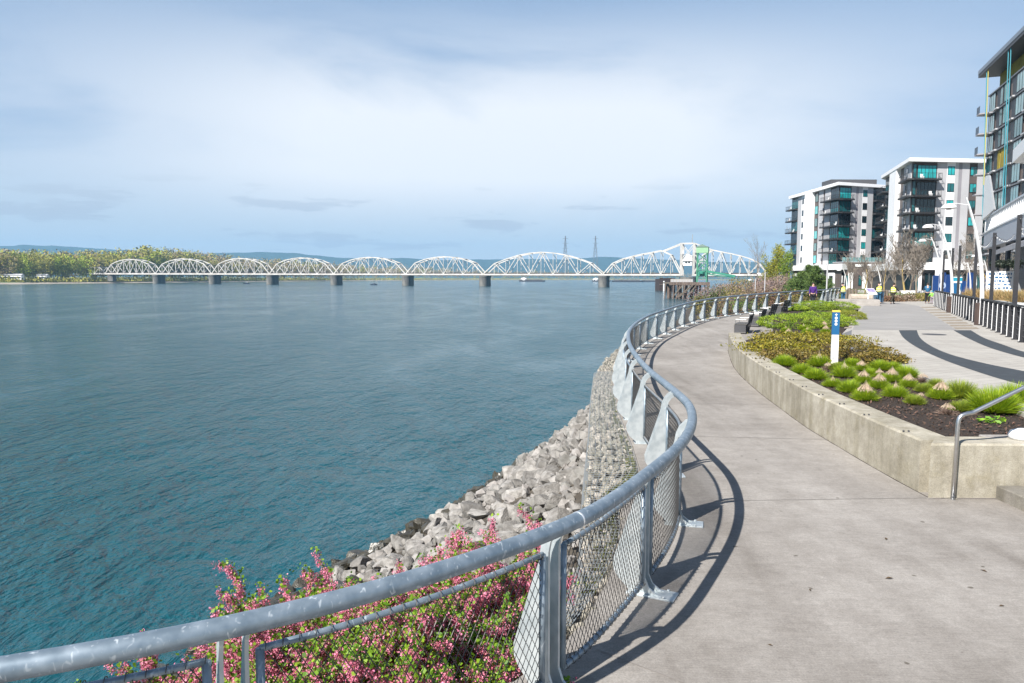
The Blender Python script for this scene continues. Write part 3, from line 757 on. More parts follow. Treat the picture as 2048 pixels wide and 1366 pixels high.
for kind in ('green', 'tipped', 'straw', 'olive', 'brown'):
    rs = np.random.RandomState(len(kind)*7+3)
    t = empty('grass_clump', (0, 0, -50)); t['category'] = 'grass clump'
    if kind in ('green', 'tipped', 'straw'):
        link('blades', quads_mesh('blades_'+kind, blades(1700 if kind != 'straw' else 1300, 1, 1.0, .026, rs, droop=.12)), m_blade, t)
    elif kind == 'olive': link('blades', quads_mesh('blades_'+kind, blades(1500, 1, 1.0, .026, rs, droop=.12)), m_bladeo, t)
    else: link('blades', quads_mesh('blades_'+kind, blades(260, 1, .7, .03, rs)), M('dry_blade', (.16, .10, .08), .8, col2=(.32, .24, .18), scale=9, island=.3), t)
    if kind == 'tipped': link('seed_heads', quads_mesh('plume_'+kind, plume(60, .35, 1.2, .035, rs)), m_straw, t)
    if kind == 'straw': link('seed_heads', quads_mesh('plume_'+kind, plume(230, .6, 1.45, .032, rs)), m_straw, t)
    if kind == 'brown': link('seed_heads', quads_mesh('plume_'+kind, plume(110, .6, 1.1, .035, rs)), m_straw, t)
    CL[kind] = [t, False]
def z8(x, y): return (1450+x/3.415, 640+y/3.415)
GC = [(425, 322, 150, 'green', 'round lime green grass clump touching the olive ground cover, nearest the far wall end'),
      (545, 375, 140, 'green', 'lime green grass clump along the wall, second on from the olive ground cover'),
      (640, 415, 150, 'green', 'broad green grass clump along the wall just left of a brown dry clump'),
      (662, 325, 145, 'tipped', 'green grass clump with pale tip standing left of the blue signpost'),
      (715, 345, 90, 'brown', 'small brown dry grass clump at the foot of the blue signpost'),
      (752, 465, 120, 'tipped', 'pale tipped grass clump along the wall left of the roundest green clump'),
      (880, 507, 155, 'green', 'roundest dark green grass clump beside the wall in the middle of the bed'),
      (982, 562, 160, 'straw', 'straw plumed grass clump closest to the wall top, largest plume of the bed'),
      (835, 400, 150, 'tipped', 'green grass clump with white tip behind the roundest green clump'),
      (785, 350, 110, 'olive', 'yellowish grass clump just right of the signpost foot'),
      (885, 325, 115, 'green', 'small green grass clump in the back row right of the signpost'),
      (945, 352, 90, 'straw', 'small straw coloured clump in the back row'),
      (965, 438, 115, 'straw', 'pointed straw plume clump in the middle row left of a green clump'),
      (1012, 392, 100, 'green', 'small green grass clump between two straw plumes'),
      (1080, 352, 130, 'green', 'dark green grass clump in the back row by the paving edge'),
      (1068, 402, 80, 'straw', 'narrow straw plume clump behind the middle row'),
      (1075, 478, 135, 'straw', 'wide straw topped clump in the middle row'),
      (1160, 432, 125, 'straw', 'tall straw plume clump in front of a large dark green clump'),
      (1170, 352, 110, 'green', 'green grass clump at the paving edge behind the tall plume'),
      (1262, 405, 150, 'green', 'large dark green grass clump near the paving edge'),
      (1190, 538, 155, 'tipped', 'round green grass clump with pale tip standing alone on dark mulch'),
      (1275, 468, 110, 'straw', 'straw tipped clump right of the lone round clump'),
      (1318, 586, 120, 'olive', 'spiky olive clump on open mulch nearest the handrail side'),
      (1352, 545, 70, 'brown', 'brown tuft growing against the spiky olive clump'),
      (1385, 502, 115, 'olive', 'olive green grass clump in the middle of the right part of the bed'),
      (1370, 430, 105, 'brown', 'tan dry grass clump at the paving edge'),
      (1465, 470, 110, 'olive', 'green olive clump beside the tan dry clump'),
      (1505, 552, 150, 'straw', 'straw plume clump left of the big green clump'),
      (1655, 545, 200, 'olive', 'big bushy green grass clump by the paving edge'),
      (1635, 635, 130, 'olive', 'green grass clump with dry front half near the handrail'),
      (1548, 655, 130, 'brown', 'dry tan grass clump with drooping blades close to the handrail'),
      (1900, 655, 290, 'green', 'largest long bladed grass clump behind the sloping handrail'),
      (2060, 600, 250, 'green', 'long bladed grass clump cut by the right edge of the picture')]
def z5(x, y): return (1460+x/7.88, 590+y/7.88)
GC2 = [(840, 520, 150, 'tipped', 'first pale tipped clump in the row left of the juniper front'), (895, 590, 150, 'tipped', 'second lime clump in the row left under the juniper'), (935, 645, 140, 'straw', 'straw clump ending the row left above the olive ground cover'),
       (1175, 560, 150, 'tipped', 'lime clump with straw tip in front of the middle of the juniper'), (1240, 620, 170, 'tipped', 'lime clump below the straw tipped one in the middle row'),
       (1500, 540, 150, 'straw', 'straw tipped clump just left of the blue sign panel'), (1530, 610, 160, 'straw', 'lower straw tipped clump just left of the blue sign panel'), (1790, 400, 190, 'olive', 'yellow green clump right of the blue sign panel'), (1840, 330, 150, 'olive', 'small yellow green clump behind the sign panel near the paving strips')]
for (x, y, wd, kind, lab) in [(*z8(a, b_), c/3.415, k, l) for a, b_, c, k, l in GC]+[(*z5(a, b_), c/7.88, k, l) for a, b_, c, k, l in GC2]:
    p = at(x, y, .62); r = wd/FPX*p.length*.5*1.08
    src = CL[kind]
    o = src[0] if not src[1] else dup(src[0])
    src[1] = True
    o.location = (p.x, p.y+r*.6, .62); o.rotation_euler = (0, 0, rnd.uniform(0, 6.28)); s = r; o.scale = (s, s, s*rnd.uniform(1.0, 1.15)); o['label'] = lab; o['group'] = 'grass clumps in the planting bed'
p = at(*z8(1820, 712), .62)
lw = MB(); q = leaf_quads(np.random.RandomState(4).normal(size=(40, 3))*np.array([.11, .05, .03])+np.array([0, 0, .06]), .09, .5, 1.5)
o = link('leafy_weed', quads_mesh('leafy_weed', q), M('weed_leaf', (.20, .38, .03), .5, island=.3, trans=.3)); o.location = (p.x, p.y, .63); tag(o, 'tiny bright green leafy weed on the mulch behind the handrail', 'weed')

# ------------------------------------------------------------------ shrubs made of leaf clumps
def shrub(name, label, cat, c, rad, ncl, per, leaf, mat, spread=.13, surf=.62, seed=1, aspect=.6, group=None, twigs=14, zmin=.0, stem_mat=None, up=.5, lump=0):
    rs = np.random.RandomState(seed); t = empty(name, c, 0, label, cat, group)
    P = clumps(ncl, per, spread, surf, rs)
    if lump:
        f = np.array([1+lump*mnoise.noise(Vector((p*1.7+seed).tolist())) for p in P]); P = P*f[:, None]
    P = P*np.array(rad); P[:, 2] = P[:, 2]+rad[2]*.75; P = P[P[:, 2] > zmin]
    link('foliage', quads_mesh('foliage', leaf_quads(P, leaf, aspect, up, rs)), mat, t)
    m = MB(); r = random.Random(seed)
    for k in range(twigs):
        a = r.uniform(0, 6.28); f = r.uniform(.4, .9)
        m.tube([(0, 0, 0), (math.cos(a)*rad[0]*f*.5, math.sin(a)*rad[1]*f*.5, rad[2]*.7), (math.cos(a)*rad[0]*f, math.sin(a)*rad[1]*f, rad[2]*r.uniform(.9, 1.6))], [.02+.006*rad[2], .014, .005], 4)
    m.build('stems', stem_mat or m_twig, t); return t
m_twig = M('twig', (.085, .06, .045), .85, var=.3, scale=3)
m_olive = M('olive_leaf', (.13, .115, .008), .55, col2=(.30, .27, .02), scale=2.5, island=.55, trans=.25)
m_rust = M('rust_leaf', (.10, .07, .014), .6, col2=(.21, .17, .025), scale=2.5, island=.5, trans=.2)
m_jun = M('juniper_leaf', (.085, .18, .008), .6, col2=(.31, .41, .02), scale=1.6, island=.5, trans=.08)
m_juny = M('yellow_leaf', (.20, .24, .02), .6, col2=(.30, .32, .05), scale=2, island=.3, trans=.3)
def bed(px, py): return at(px, py, .62)
for (x, y, rx, ry, rz, lab, mt) in [(1552, 706, 1.3, 1.7, .50, 'olive leafed ground cover shrub by the end of the planter wall', m_olive), (1590, 690, 1.8, 2.6, .55, 'olive and rust ground cover shrub left of the blue signpost', m_olive),
                                (1645, 690, 1.6, 2.2, .52, 'yellow olive ground cover shrub directly left of the signpost foot', m_olive), (1705, 712, 1.1, 1.7, .50, 'brownish ground cover shrub between signpost and paving strip', m_rust), (1752, 728, .85, 1.1, .42, 'small purple brown ground cover shrub at the tip of the paving strip', m_rust), (1590, 722, 1.2, 1.5, .42, 'low rust tinted ground cover shrub above the lime clumps', m_rust)]:
    p = bed(x, y)
    shrub('ground_cover_shrub', lab, 'shrub', (p.x, p.y, .6), (rx*.9, ry*.85, rz*.46), 330, 11, .06, mt, .1, .55, int(x), .7, 'ground cover shrubs in the planting bed', 26, lump=.35)
for (x, y, rx, ry, rz, lab, mt) in [(1580, 656, 2.3, 2.6, .95, 'bright green juniper mound at the left of the front row beside the benches', m_jun), (1640, 652, 2.4, 2.6, .95, 'bright green juniper mound behind the blue sign panel', m_jun), (1690, 640, 1.6, 2.6, .75, 'yellowish juniper mound reaching the paving strips', m_juny),
                                (1630, 620, 2.2, 3, .95, 'rounded green juniper in the back row under the person in purple', m_jun), (1670, 621, 2.4, 3, .95, 'wide green juniper in the back row left of the concrete block', m_jun), (1598, 622, 1.0, 1.5, .5, 'tiny lime juniper at the end of the bench row', m_jun)]:
    p = bed(x, y)
    shrub('juniper_shrub', lab, 'shrub', (p.x, p.y, .6), (rx*.62, ry*.5, rz*.40), 520, 24, .06, mt, .05, .86, int(x)+3, .32, 'juniper shrubs in the planting bed', 16, lump=.22, up=1.0)

# ------------------------------------------------------------------ flowering currant by the railing
m_cleaf = M('currant_leaf', (.11, .24, .012), .5, col2=(.22, .38, .03), scale=6, island=.4, trans=.4)
m_flow = M('currant_flower', (.60, .10, .20), .55, col2=(.78, .37, .46), scale=30, island=.35, trans=.3)
def currant(label, base, H, nst, lean, spread, seed, fl=1.0, lf=1.0):
    r = random.Random(seed); rs = np.random.RandomState(seed); t = empty('flowering_currant_bush', base, 0, label, 'flowering bush', 'flowering currant bushes outside the railing')
    m = MB(); LP = []; FP = []
    def stem(p0, d, L_, rad, lev):
        P = [p0]; d = d.normalized(); n = 6
        for k in range(n):
            d = (d+Vector((r.gauss(0, .22), r.gauss(0, .22), .03 if lev == 0 else .06))).normalized(); P.append(P[-1]+d*L_/n)
        m.tube(P, [rad*(1-.75*k/n) for k in range(n+1)], 4, cap=False)
        for k in range(1, n+1):
            if lev < 2:
                for _ in range(r.choice([1, 2, 2])):
                    if k >= (2 if lev == 0 else 1) and r.random() < (.9 if lev == 0 else .5):
                        dd = (d+Vector((r.gauss(0, .85), r.gauss(0, .85), r.gauss(.05, .4)))); stem(P[k], dd, L_*r.uniform(.26, .42), rad*.5, lev+1)
            for _ in range(3 if lev else 1):
                f = r.random(); q = P[k-1].lerp(P[k], f)
                z_ = q.z/H
                if r.random() < .75*fl*min(1.3, .25+z_): FP.append(q+Vector((r.gauss(0, .02), r.gauss(0, .02), -.02)))
                if r.random() < .62*lf:
                    for __ in range(r.choice([2, 3, 4])): LP.append(q+Vector((r.gauss(0, .03), r.gauss(0, .03), r.gauss(0.02, .025))))
    for i in range(nst):
        a = r.uniform(0, 6.28); s_ = r.uniform(.2, 1.5)
        stem(Vector((math.cos(a)*.15, math.sin(a)*.15, 0)), Vector((math.cos(a)*spread[0]*s_+lean[0], math.sin(a)*spread[1]*s_+lean[1], 1)), H*r.uniform(.86, 1.06), .016, 0)
    m.build('stems', M('currant_stem', (.10, .055, .04), .8, var=.3, scale=5), t)
    link('leaves', quads_mesh('leaves', leaf_quads(np.array([tuple(p) for p in LP]), .036, .85, .6, rs)), m_cleaf, t)
    F = np.array([tuple(p) for p in FP]); k = 17
    P = np.repeat(F, k, 0); j = rs.rand(len(P)); P = P+rs.normal(size=P.shape)*np.array([.014, .014, .018]); P[:, 2] -= j*.035
    link('flowers', quads_mesh('flowers', leaf_quads(P, .0175, .8, .2, rs)), m_flow, t); return t
def bk(X, Y):
    xt, zt = top_of(Y); t = (X-xt)/(xs(Y)-xt); return bankz(max(0, min(1, t)), Y, zt)
for lab, px, yt, D, nst, lean, spr, sd, fl, lf in [
    ('thick pink flowering currant bush in the middle behind the front mesh panel', 905, 1100, 6.6, 36, (0, 0), (.42, .32), 5, 1.5, .7),
    ('tall pink currant bush reaching up towards the joint in the handrail', 985, 1085, 7.6, 32, (-.06, .0), (.30, .26), 6, 1.6, .45),
    ('loose currant bush with long sprigs seen against the river at the left', 545, 1185, 7.0, 20, (-.10, 0), (.34, .2), 7, 1.3, .8),
    ('leafy currant bush with more green leaves low behind the front post', 855, 1215, 5.5, 30, (0, 0), (.46, .26), 8, 1.1, 1.2),
    ('pink currant bush low at the left between the two front posts', 720, 1195, 6.0, 28, (0, 0), (.44, .3), 9, 1.4, .9),
    ('small currant sprig under the handrail at the far left', 340, 1330, 6.2, 7, (-.1, 0), (.3, .2), 10, 1.2, .8)]:
    X = colx(px, D, 1250); b_ = bk(X, D)-.05; H = (far(px, yt, D).z-b_)/1.34; currant(lab, (X, D, b_), H, nst, lean, spr, sd, fl, lf)
# wood chips on the mulch
rs = np.random.RandomState(5); bx = np.array(soil_poly); C_ = []
while len(C_) < 5200:
    p = (rs.uniform(5, 10), rs.uniform(9.9, 19)); ins = False; j = len(soil_poly)-1
    for i in range(len(soil_poly)):
        (xi, yi), (xj, yj) = soil_poly[i], soil_poly[j]
        if (yi > p[1]) != (yj > p[1]) and p[0] < (xj-xi)*(p[1]-yi)/(yj-yi)+xi: ins = not ins
        j = i
    if ins: C_.append((p[0], p[1], .638+rs.rand()*.02))
tag(link('mulch_chips', quads_mesh('mulch_chips', leaf_quads(np.array(C_), .05, .35, 1.6, rs, .7)), M('chip', (.030, .017, .012), .9, col2=(.12, .075, .05), scale=30, island=.8)), 'dark bark chips covering the soil of the planting bed', 'mulch', kind='stuff')

# ------------------------------------------------------------------ signpost
p = at(1668, 729, .62); sg_ = empty('wayfinding_post', p, R(-14), 'slim white and blue wayfinding post with yellow cap standing in the planting bed', 'signpost'); sg_.scale = (.72, .72, .735)
MB().box(-.115, .115, -.07, .07, 0, .70).box(-.118, .118, -.073, .073, .70, .71).build('base', m_white, sg_)
MB().box(-.112, .112, -.068, .068, .71, 1.04).build('white_panel', m_white, sg_)
MB().box(-.118, .118, -.072, .072, 1.04, 1.82).build('blue_panel', m_blue, sg_)
MB().box(-.128, .128, -.08, .08, 1.82, 1.88).build('cap', m_yellow, sg_)
ic = MB()
def disc(mb, cx, cz, r, y, n=20): mb.add([(cx+r*math.cos(2*PI*k/n), y, cz+r*math.sin(2*PI*k/n)) for k in range(n)], [tuple(range(n))])
ic.add([(0, -.0745, 1.775), (-.05, -.0745, 1.725), (.05, -.0745, 1.725)], [(0, 1, 2)]); ic.box(-.013, .013, -.0755, -.0725, 1.68, 1.726)
for k in range(3): disc(ic, 0, 1.615-.105*k, .046, -.0745)
ic.build('white_symbols', m_white, sg_)
ib = MB(); ib.add([(-.02, -.0765, 1.60), (.02, -.0765, 1.60), (.02, -.0765, 1.63), (-.005, -.0765, 1.638)], [(0, 1, 2, 3)])
ib.add([(-.025, -.0765, 1.495), (.025, -.0765, 1.495), (0, -.0765, 1.535)], [(0, 1, 2)]); ib.box(-.008, .008, -.0775, -.0735, 1.385, 1.425); ib.box(-.02, .02, -.0773, -.0737, 1.40, 1.41)
ib.build('blue_symbol_marks', m_blue, sg_)

# ------------------------------------------------------------------ benches
def bench(loc, rz, label, src=None):
    if src: return dup(src, loc, rz, label=label)
    t = empty('slatted_bench', loc, rz, label, 'bench', 'slatted benches facing the river')
    s = MB(); f = MB(); b = MB()
    for k in range(11): s.box(-.02+k*.052, .02+k*.052, -.85, .85, .41, .45)
    s.build('seat', m_bench, t, bevel=.004)
    for k in range(33): f.box(-.035, -.012, -.83+k*.052, -.80+k*.052, .06, .40)
    f.box(-.03, .5, -.85, .85, .02, .06); f.build('front_slats', m_bench, t)
    mt = Matrix.Translation((.57, 0, .45)) @ Matrix.Rotation(R(14), 4, 'Y')
    for k in range(7): b.box(-.015, .02, -.85, .85, .03+k*.062, .078+k*.062, mt)
    for y in (-.6, 0, .6): b.box(.02, .05, y-.03, y+.03, -.40, .46, mt)
    b.build('backrest', m_dgrey, t, bevel=.003)
    l = MB()
    for y in (-.82, -.3, .3, .82): l.box(0, .5, y-.012, y+.012, 0, .405)
    l.box(.46, .49, -.808, .808, .2, .24)
    l.build('side_panel', m_dgrey, t)
    a = MB()
    for y in (-.84, .84): a.tube([(.03, y, .45), (.03, y, .66), (.5, y, .66)], .014, 6)
    a.build('armrest', m_steel, t)
    return t
b0 = None
for (x, y, lab) in [(1484, 668, 'nearest slatted bench at the end of the planter wall'), (1512, 654, 'second slatted bench, just behind the nearest one'), (1535, 640, 'third slatted bench of the row, beside the juniper'), (1562, 628, 'farthest slatted bench at the end of the row')]:
    D = 32.
    for _ in range(30): D = .5*D+.5*min(60, at(x, y, zb(D)).y)
    p = at(x, y, zb(D)); a = math.atan2(xrail(p.y+2)-xrail(p.y-2), 4)
    o = bench((p.x+.02, p.y+.9, zb(p.y+.9)), -a, lab, b0); b0 = b0 or o
c = at(1722, 611, PZ); o = MB().box(-1.6, 1.6, -1.0, 1.0, -.3, .46).build('concrete_block', m_kerb, bevel=.03); o.location = (c.x+.1, c.y+1.0, PZ); o.rotation_euler = (0, 0, R(-20)); tag(o, 'low pale concrete block at the far end of the planting bed', 'concrete block')
c = at(1727, 598, PZ+.3); o = MB().tube([(-1.4, 0, .3), (1.4, 0, .3)], .34, 12).build('rounded_log', M('pale_log', (.42, .36, .30), .8, var=.2), smooth=False); o.location = (c.x, 66.5, PZ+.12); tag(o, 'pale rounded log lying behind the concrete block', 'log')

# ------------------------------------------------------------------ palisades, interpretive panel, bin
def palisade(x0, x1, D, h, lab):
    m = empty('log_palisade', (colx(x0, D), D, .6), 0, lab, 'palisade', 'weathered log palisades on the lawn'); X0 = colx(x0, D); X1 = colx(x1, D); n = int((X1-X0)/.3); r = random.Random(int(x0)); first = None
    for k in range(n):
        if first is None: first = MB().lathe([(.0, -.3), (.14, -.3), (.135, h), (.12, h+.03), (0, h+.03)], 9).build('log', m_wood, m); o = first
        else: o = dup(first)
        o.location = (k*.3, r.uniform(-.05, .05), 0); o.scale = (1, 1, r.uniform(.9, 1.05))
palisade(1694, 1724, 72, 1.25, 'weathered upright log palisade behind the first worker in a yellow vest'); palisade(1763, 1782, 72, 1.2, 'weathered upright log palisade right of the information panel')
p = at(1741, 608, PZ); t = empty('information_panel', p, R(20), 'slanted information panel on two white legs at the plaza corner', 'information panel'); t.scale = (.72, .72, .92)
for sx in (-.38, .38): MB().box(sx-.05, sx+.05, -.05, .05, 0, .98).build('leg', m_white, t)
mt = Matrix.Translation((0, -.05, 1.12)) @ Matrix.Rotation(R(40), 4, 'X')
MB().box(-.62, .62, -.42, .42, -.03, .03, mt).build('panel_frame', m_white, t)
MB().box(-.56, .56, -.1, .36, .032, .036, mt).build('picture', M('panel_violet', (.16, .12, .45), .4, col2=(.45, .42, .65), scale=3), t)
p = at(1754, 607, PZ); t = empty('wheeled_bin', (p.x, p.y-.2, PZ), R(10), 'blue grey wheeled bin next to the information panel', 'bin')
m = MB(); m.add([(-.26, -.3, .1), (.26, -.3, .1), (.26, .3, .1), (-.26, .3, .1), (-.31, -.36, .98), (.31, -.36, .98), (.31, .36, .98), (-.31, .36, .98)], [(3, 2, 1, 0), (4, 5, 6, 7), (0, 1, 5, 4), (1, 2, 6, 5), (2, 3, 7, 6), (3, 0, 4, 7)]); m.build('bin_body', M('bin_blue', (.06, .11, .17), .5, var=.1), t, bevel=.02)
MB().box(-.33, .33, -.38, .38, .985, 1.04).build('lid', M('bin_lid', (.035, .05, .07), .5), t, bevel=.015)
w_ = MB().tube([(-.3, .28, .1), (-.24, .28, .1)], .1, 14).build('wheel', m_black, t); dup(w_, loc=(.54, 0, 0))

# ------------------------------------------------------------------ right-hand fence, poles, lamps
FN = [Vector((p.x, p.y, PZ)) for p in [at(1870, 612, PZ), at(1895, 621, PZ), at(1930, 636, PZ), at(1984, 659, PZ), at(2000, 666, PZ), at(2019, 673, PZ), at(2036, 681, PZ)]]
FN = [FN[0]]+[FN[3]]+[FN[6], FN[6]+(FN[6]-FN[3]).normalized()*6]
fp, fl_ = resample(FN, 1.28)
fe = empty('terrace_fence', fp[0], 0, 'dark terrace fence with pale edged posts and cables along the plaza', 'fence'); f0 = fp[0]
ang = math.atan2((fp[-1]-fp[0]).y, (fp[-1]-fp[0]).x)
m = MB(); pp = None
for p in fp:
    if pp is None:
        q = MB().box(-.045, .045, -.10, .10, 0, 1.16).box(-.1, .1, -.14, .14, 0, .02); pp = q.build('fence_post', m_black, fe); o = pp
        w2 = MB().box(-.03, .03, .10, .118, .05, 1.12).build('pale_edge', m_white, pp)
        w3 = MB().box(-.03, .03, -.118, -.10, .05, 1.12).build('pale_edge', m_white, pp)
    else: o = dup(pp)
    o.location = p-f0; o.rotation_euler = (0, 0, ang)
MB().beam(fp[0]-f0+Vector((0, 0, 1.2)), fp[-1]-f0+Vector((0, 0, 1.2)), .10, .05).build('top_rail', m_black, fe)
c = MB()
for z in (.2, .4, .6, .8, 1.0): c.tube([fp[0]-f0+Vector((0, 0, z)), fp[-1]-f0+Vector((0, 0, z))], .006, 4)
c.build('cables', m_steel, fe)
def fence_at(px):
    best = min(np.linspace(0, fl_, 400), key=lambda s: abs((project(FN0(s)) or (9e9,))[0]-px)); return FN0(best)
def FN0(s):
    d = (fp[-1]-fp[0]).normalized(); return fp[0]+d*s
fd = (fp[-1]-fp[0]).normalized(); fnrm = Vector((fd.y, -fd.x, 0))
if fnrm.x < 0: fnrm = -fnrm
pole0 = None; PT = []
for px, lab in [(1875, 'farthest dark string light pole by the blue hoarding'), (1891, 'second farthest dark string light pole by the hoarding'), (1904, 'dark string light pole just right of the smaller white lamp'), (1934, 'dark string light pole between the two white lamps'), (1966, 'dark string light pole just right of the tall white lamp'), (2010, 'dark string light pole in front of the white pavilion'), (2049, 'nearest dark string light pole at the right picture edge')]:
    q = fence_at(px)+fnrm*.25
    if pole0 is None:
        pole0 = empty('string_light_pole', q, ang); pole0['category'] = 'pole'; MB().box(-.042, .042, -.07, .07, 0, 4.15).build('shaft', m_black, pole0); MB().box(-.10, .10, -.14, .14, 0, .03).build('foot_plate', m_black, pole0); MB().tube([(-.2, 0, 4.0), (.2, 0, 4.0)], .012, 6).build('hook_bar', m_steel, pole0); o = pole0
    else: o = dup(pole0, q)
    if px == 2010: o.scale = (1.1, 1.1, 1.08)
    o['label'] = lab; o['group'] = 'string light poles along the terrace fence'; PT.append(q)
def curved_lamp(px, base_y, tip, dish, label, src=None, big=1.0, D=None, box=True):
    if D is None: q = fence_at(px)
    else: q = Vector((colx(px, D), D, PZ))
    D = q.y; tv = far(tip[0], tip[1], D)-q; dv = far(dish[0], dish[1], D)-q
    t = empty('curved_lamp', q, 0, label, 'street lamp', 'curved white lamps on the plaza')
    if box: MB().box(-.24, .24, -.12, .12, 0, 1.02).build('base_box', M('corten_box', (.075, .05, .042), .75, var=.15, scale=3), t, bevel=.01)
    h = tv.z; lean = tv.x; P = []; rr = []; m = MB()
    for k in range(13):
        f = k/12; xx = lean*(max(0, f-.15)/.85)**2.1; P.append(Vector((xx, 0, f*h))); rr.append(.055*(1-f)+.026)
    vs = []; fs = []
    for i, (p, r) in enumerate(zip(P, rr)): vs += [(p.x-r*1.0, -.05, p.z), (p.x+r, -.05, p.z), (p.x+r, .05, p.z), (p.x-r, .05, p.z)]
    for i in range(12): 
        for k in range(4): fs.append((i*4+k, i*4+(k+1) % 4, (i+1)*4+(k+1) % 4, (i+1)*4+k))
    m.add(vs, fs+[(3, 2, 1, 0), (48, 49, 50, 51)]); m.build('mast', m_lamp, t)
    fz = dv.z/h; ax = lean*(max(0, fz-.15)/.85)**2.1
    MB().tube([(ax, 0, dv.z+.06), (dv.x*.6+ax*.4, 0, dv.z+.14), (dv.x, 0, dv.z+.12)], .018, 6).build('arm', m_lamp, t)
    r = .33*big
    d = MB().lathe([(0, .0), (r*.82, 0), (r, .02), (r*.97, .06), (r*.80, .14), (r*.5, .21), (0, .24)], 22, (dv.x, 0, dv.z-.1)).build('dish', m_lamp, t, smooth=True)
    MB().lathe([(0, -.03), (r*.35, -.03), (r*.3, .0), (0, .0)], 12, (dv.x, 0, dv.z-.105)).build('lens', m_dgrey, d)
curved_lamp(1961, 655, (1932, 395), (1898, 413), 'tallest curved white lamp with dish head standing on the nearer brown base box')
curved_lamp(1902, 629, (1877, 443), (1856, 453), 'curved white lamp on the farther brown base box beside the hoarding')
curved_lamp(1884, 600, (1862, 474), (1845, 481), 'third curved white lamp further back behind the bare trees', D=66, box=False)
curved_lamp(1762, 590, (1750, 527), (1739, 530), 'slender curved white lamp before the dark ground floor wall', D=110, box=False)
curved_lamp(1694, 590, (1686, 537), (1678, 540), 'slender curved white lamp left of the white columns', D=112, box=False)
curved_lamp(1942, 580, (1936, 528), (1949, 512), 'small curved white lamp behind the string light poles by the kiosk', D=85, box=False)
curved_lamp(1953, 580, (1950, 524), (1962, 528), 'slim curved white lamp directly behind the tallest lamp', D=88, box=False)
curved_lamp(1978, 580, (1968, 520), (1960, 530), 'small curved white lamp in front of the hoarding right of the tallest lamp', D=80, box=False)
def plain_lamp(x, y0, y1, D, side, label):
    q = Vector((colx(x, D), D, PZ-.2)); t = empty('plain_lamp', q, 0, label, 'street lamp'); h = far(x, y0, D).z-q.z
    MB().tube([(0, 0, 0), (0, 0, h)], .075, 10).build('post', m_grey, t)
    MB().beam((0, 0, h-.25), (side*.9, 0, h-.25), .05).build('arm', m_grey, t)
    MB().lathe([(0, 0), (.34, 0), (.3, .1), (.1, .18), (0, .18)], 16, (side*.95, 0, h-.3)).build('head', m_lamp, t)
plain_lamp(1654, 524, 582, 75, -1, 'straight grey lamp post right of the dark pine')
plain_lamp(1530, 544, 588, 118, -1, 'pale lamp post with side arms above the far railing'); plain_lamp(1511, 557, 590, 130, -1, 'short pale lamp post farther along the bank path')
# string lights between pavilion and poles
for i, (a, b_) in enumerate([(PT[4], (44, 66, 7.2)), (PT[5], (41, 60, 7.4)), (PT[5], (38, 54, 7.6)), (PT[3], (47, 74, 7.0)), (PT[6], (36, 50, 7.6))]):
    a = Vector((a.x, a.y, 4.8)); b_ = Vector(b_); t = empty('string_lights', a, 0, ['string of small white bulbs from the pole beside the tall lamp to the pavilion', 'string of bulbs from the pole in front of the pavilion, upper one', 'string of bulbs from the pole in front of the pavilion, lower one', 'string of bulbs ending at the pole between the two lamps', 'string of bulbs from the pole at the right picture edge'][i], 'string lights', 'string lights over the terrace')
    P = [(b_-a)*f+Vector((0, 0, -1.2*4*f*(1-f)*.5)) for f in np.linspace(0, 1, 15)]
    MB().tube(P, .014, 4).build('wire', m_black, t); m0 = None
    for p in P[1:-1]:
        if m0 is None: m0 = MB().lathe([(0, -.12), (.03, -.09), (.036, -.05), (.02, -.015), (0, 0)], 8).build('bulb', m_white, t); m0.location = p
        else: dup(m0, p)

# ------------------------------------------------------------------ plaza far end: hoarding, kiosk, planters
def hoarding(x0, x1, y, D, h, lab):
    X0 = colx(x0, D); X1 = colx(x1, D); t = empty('hoarding_panel', (X0, D, .6), 0, lab, 'hoarding', 'blue hoarding panels round the building site'); w_ = X1-X0
    MB().box(0, w_, -.04, .04, .05, h).build('panel', m_hoard, t)
    for k in (0, 1): MB().box(k*(w_-.1), k*(w_-.1)+.1, .05, .13, 0, h-.1).build('prop', m_grey, t)
    return t, w_
hoarding(1866, 1878, 0, 86, 2.6, 'plain blue hoarding panel left of the farthest string light pole'); t, w_ = hoarding(1879, 1891, 0, 82, 2.9, 'blue hoarding panel with a pale badge behind the string light poles')
disc_ = MB(); disc(disc_, w_*.5, 1.5, .38, -.046); disc_.build('badge', M('badge_pale', (.35, .45, .62), .5), t); d2 = MB(); disc(d2, w_*.5, 1.42, .2, -.05); d2.build('badge_mark', m_hoard, t)
hoarding(1892, 1904, 0, 84, 2.7, 'narrow blue hoarding panel behind the second lamp'); hoarding(1920, 1932, 0, 80, 2.0, 'low bright blue hoarding panel right of the kiosk sign'); hoarding(1935, 1952, 0, 92, 3.0, 'blue hoarding panel left of the tallest lamp'); hoarding(1970, 1992, 0, 90, 2.9, 'wide blue hoarding panel right of the tallest lamp')
D = 62; X = colx(1915.5, D); t = empty('kiosk_sign', (X, D, PZ), 0, 'upright kiosk sign with teal head, white band and blue body on a pink base', 'kiosk sign')
for nm, z0, z1, mt_, w_ in [('base', 0, .62, M('pink_base', (.50, .33, .50), .6), .34), ('blue_body', .62, 1.78, m_blue, .28), ('white_band', 1.78, 1.93, m_white, .29), ('teal_head', 1.93, 2.22, m_teal, .30), ('top_band', 2.22, 2.28, m_white, .30)]: MB().box(-w_, w_, -.12, .12, z0, z1).build(nm, mt_, t)
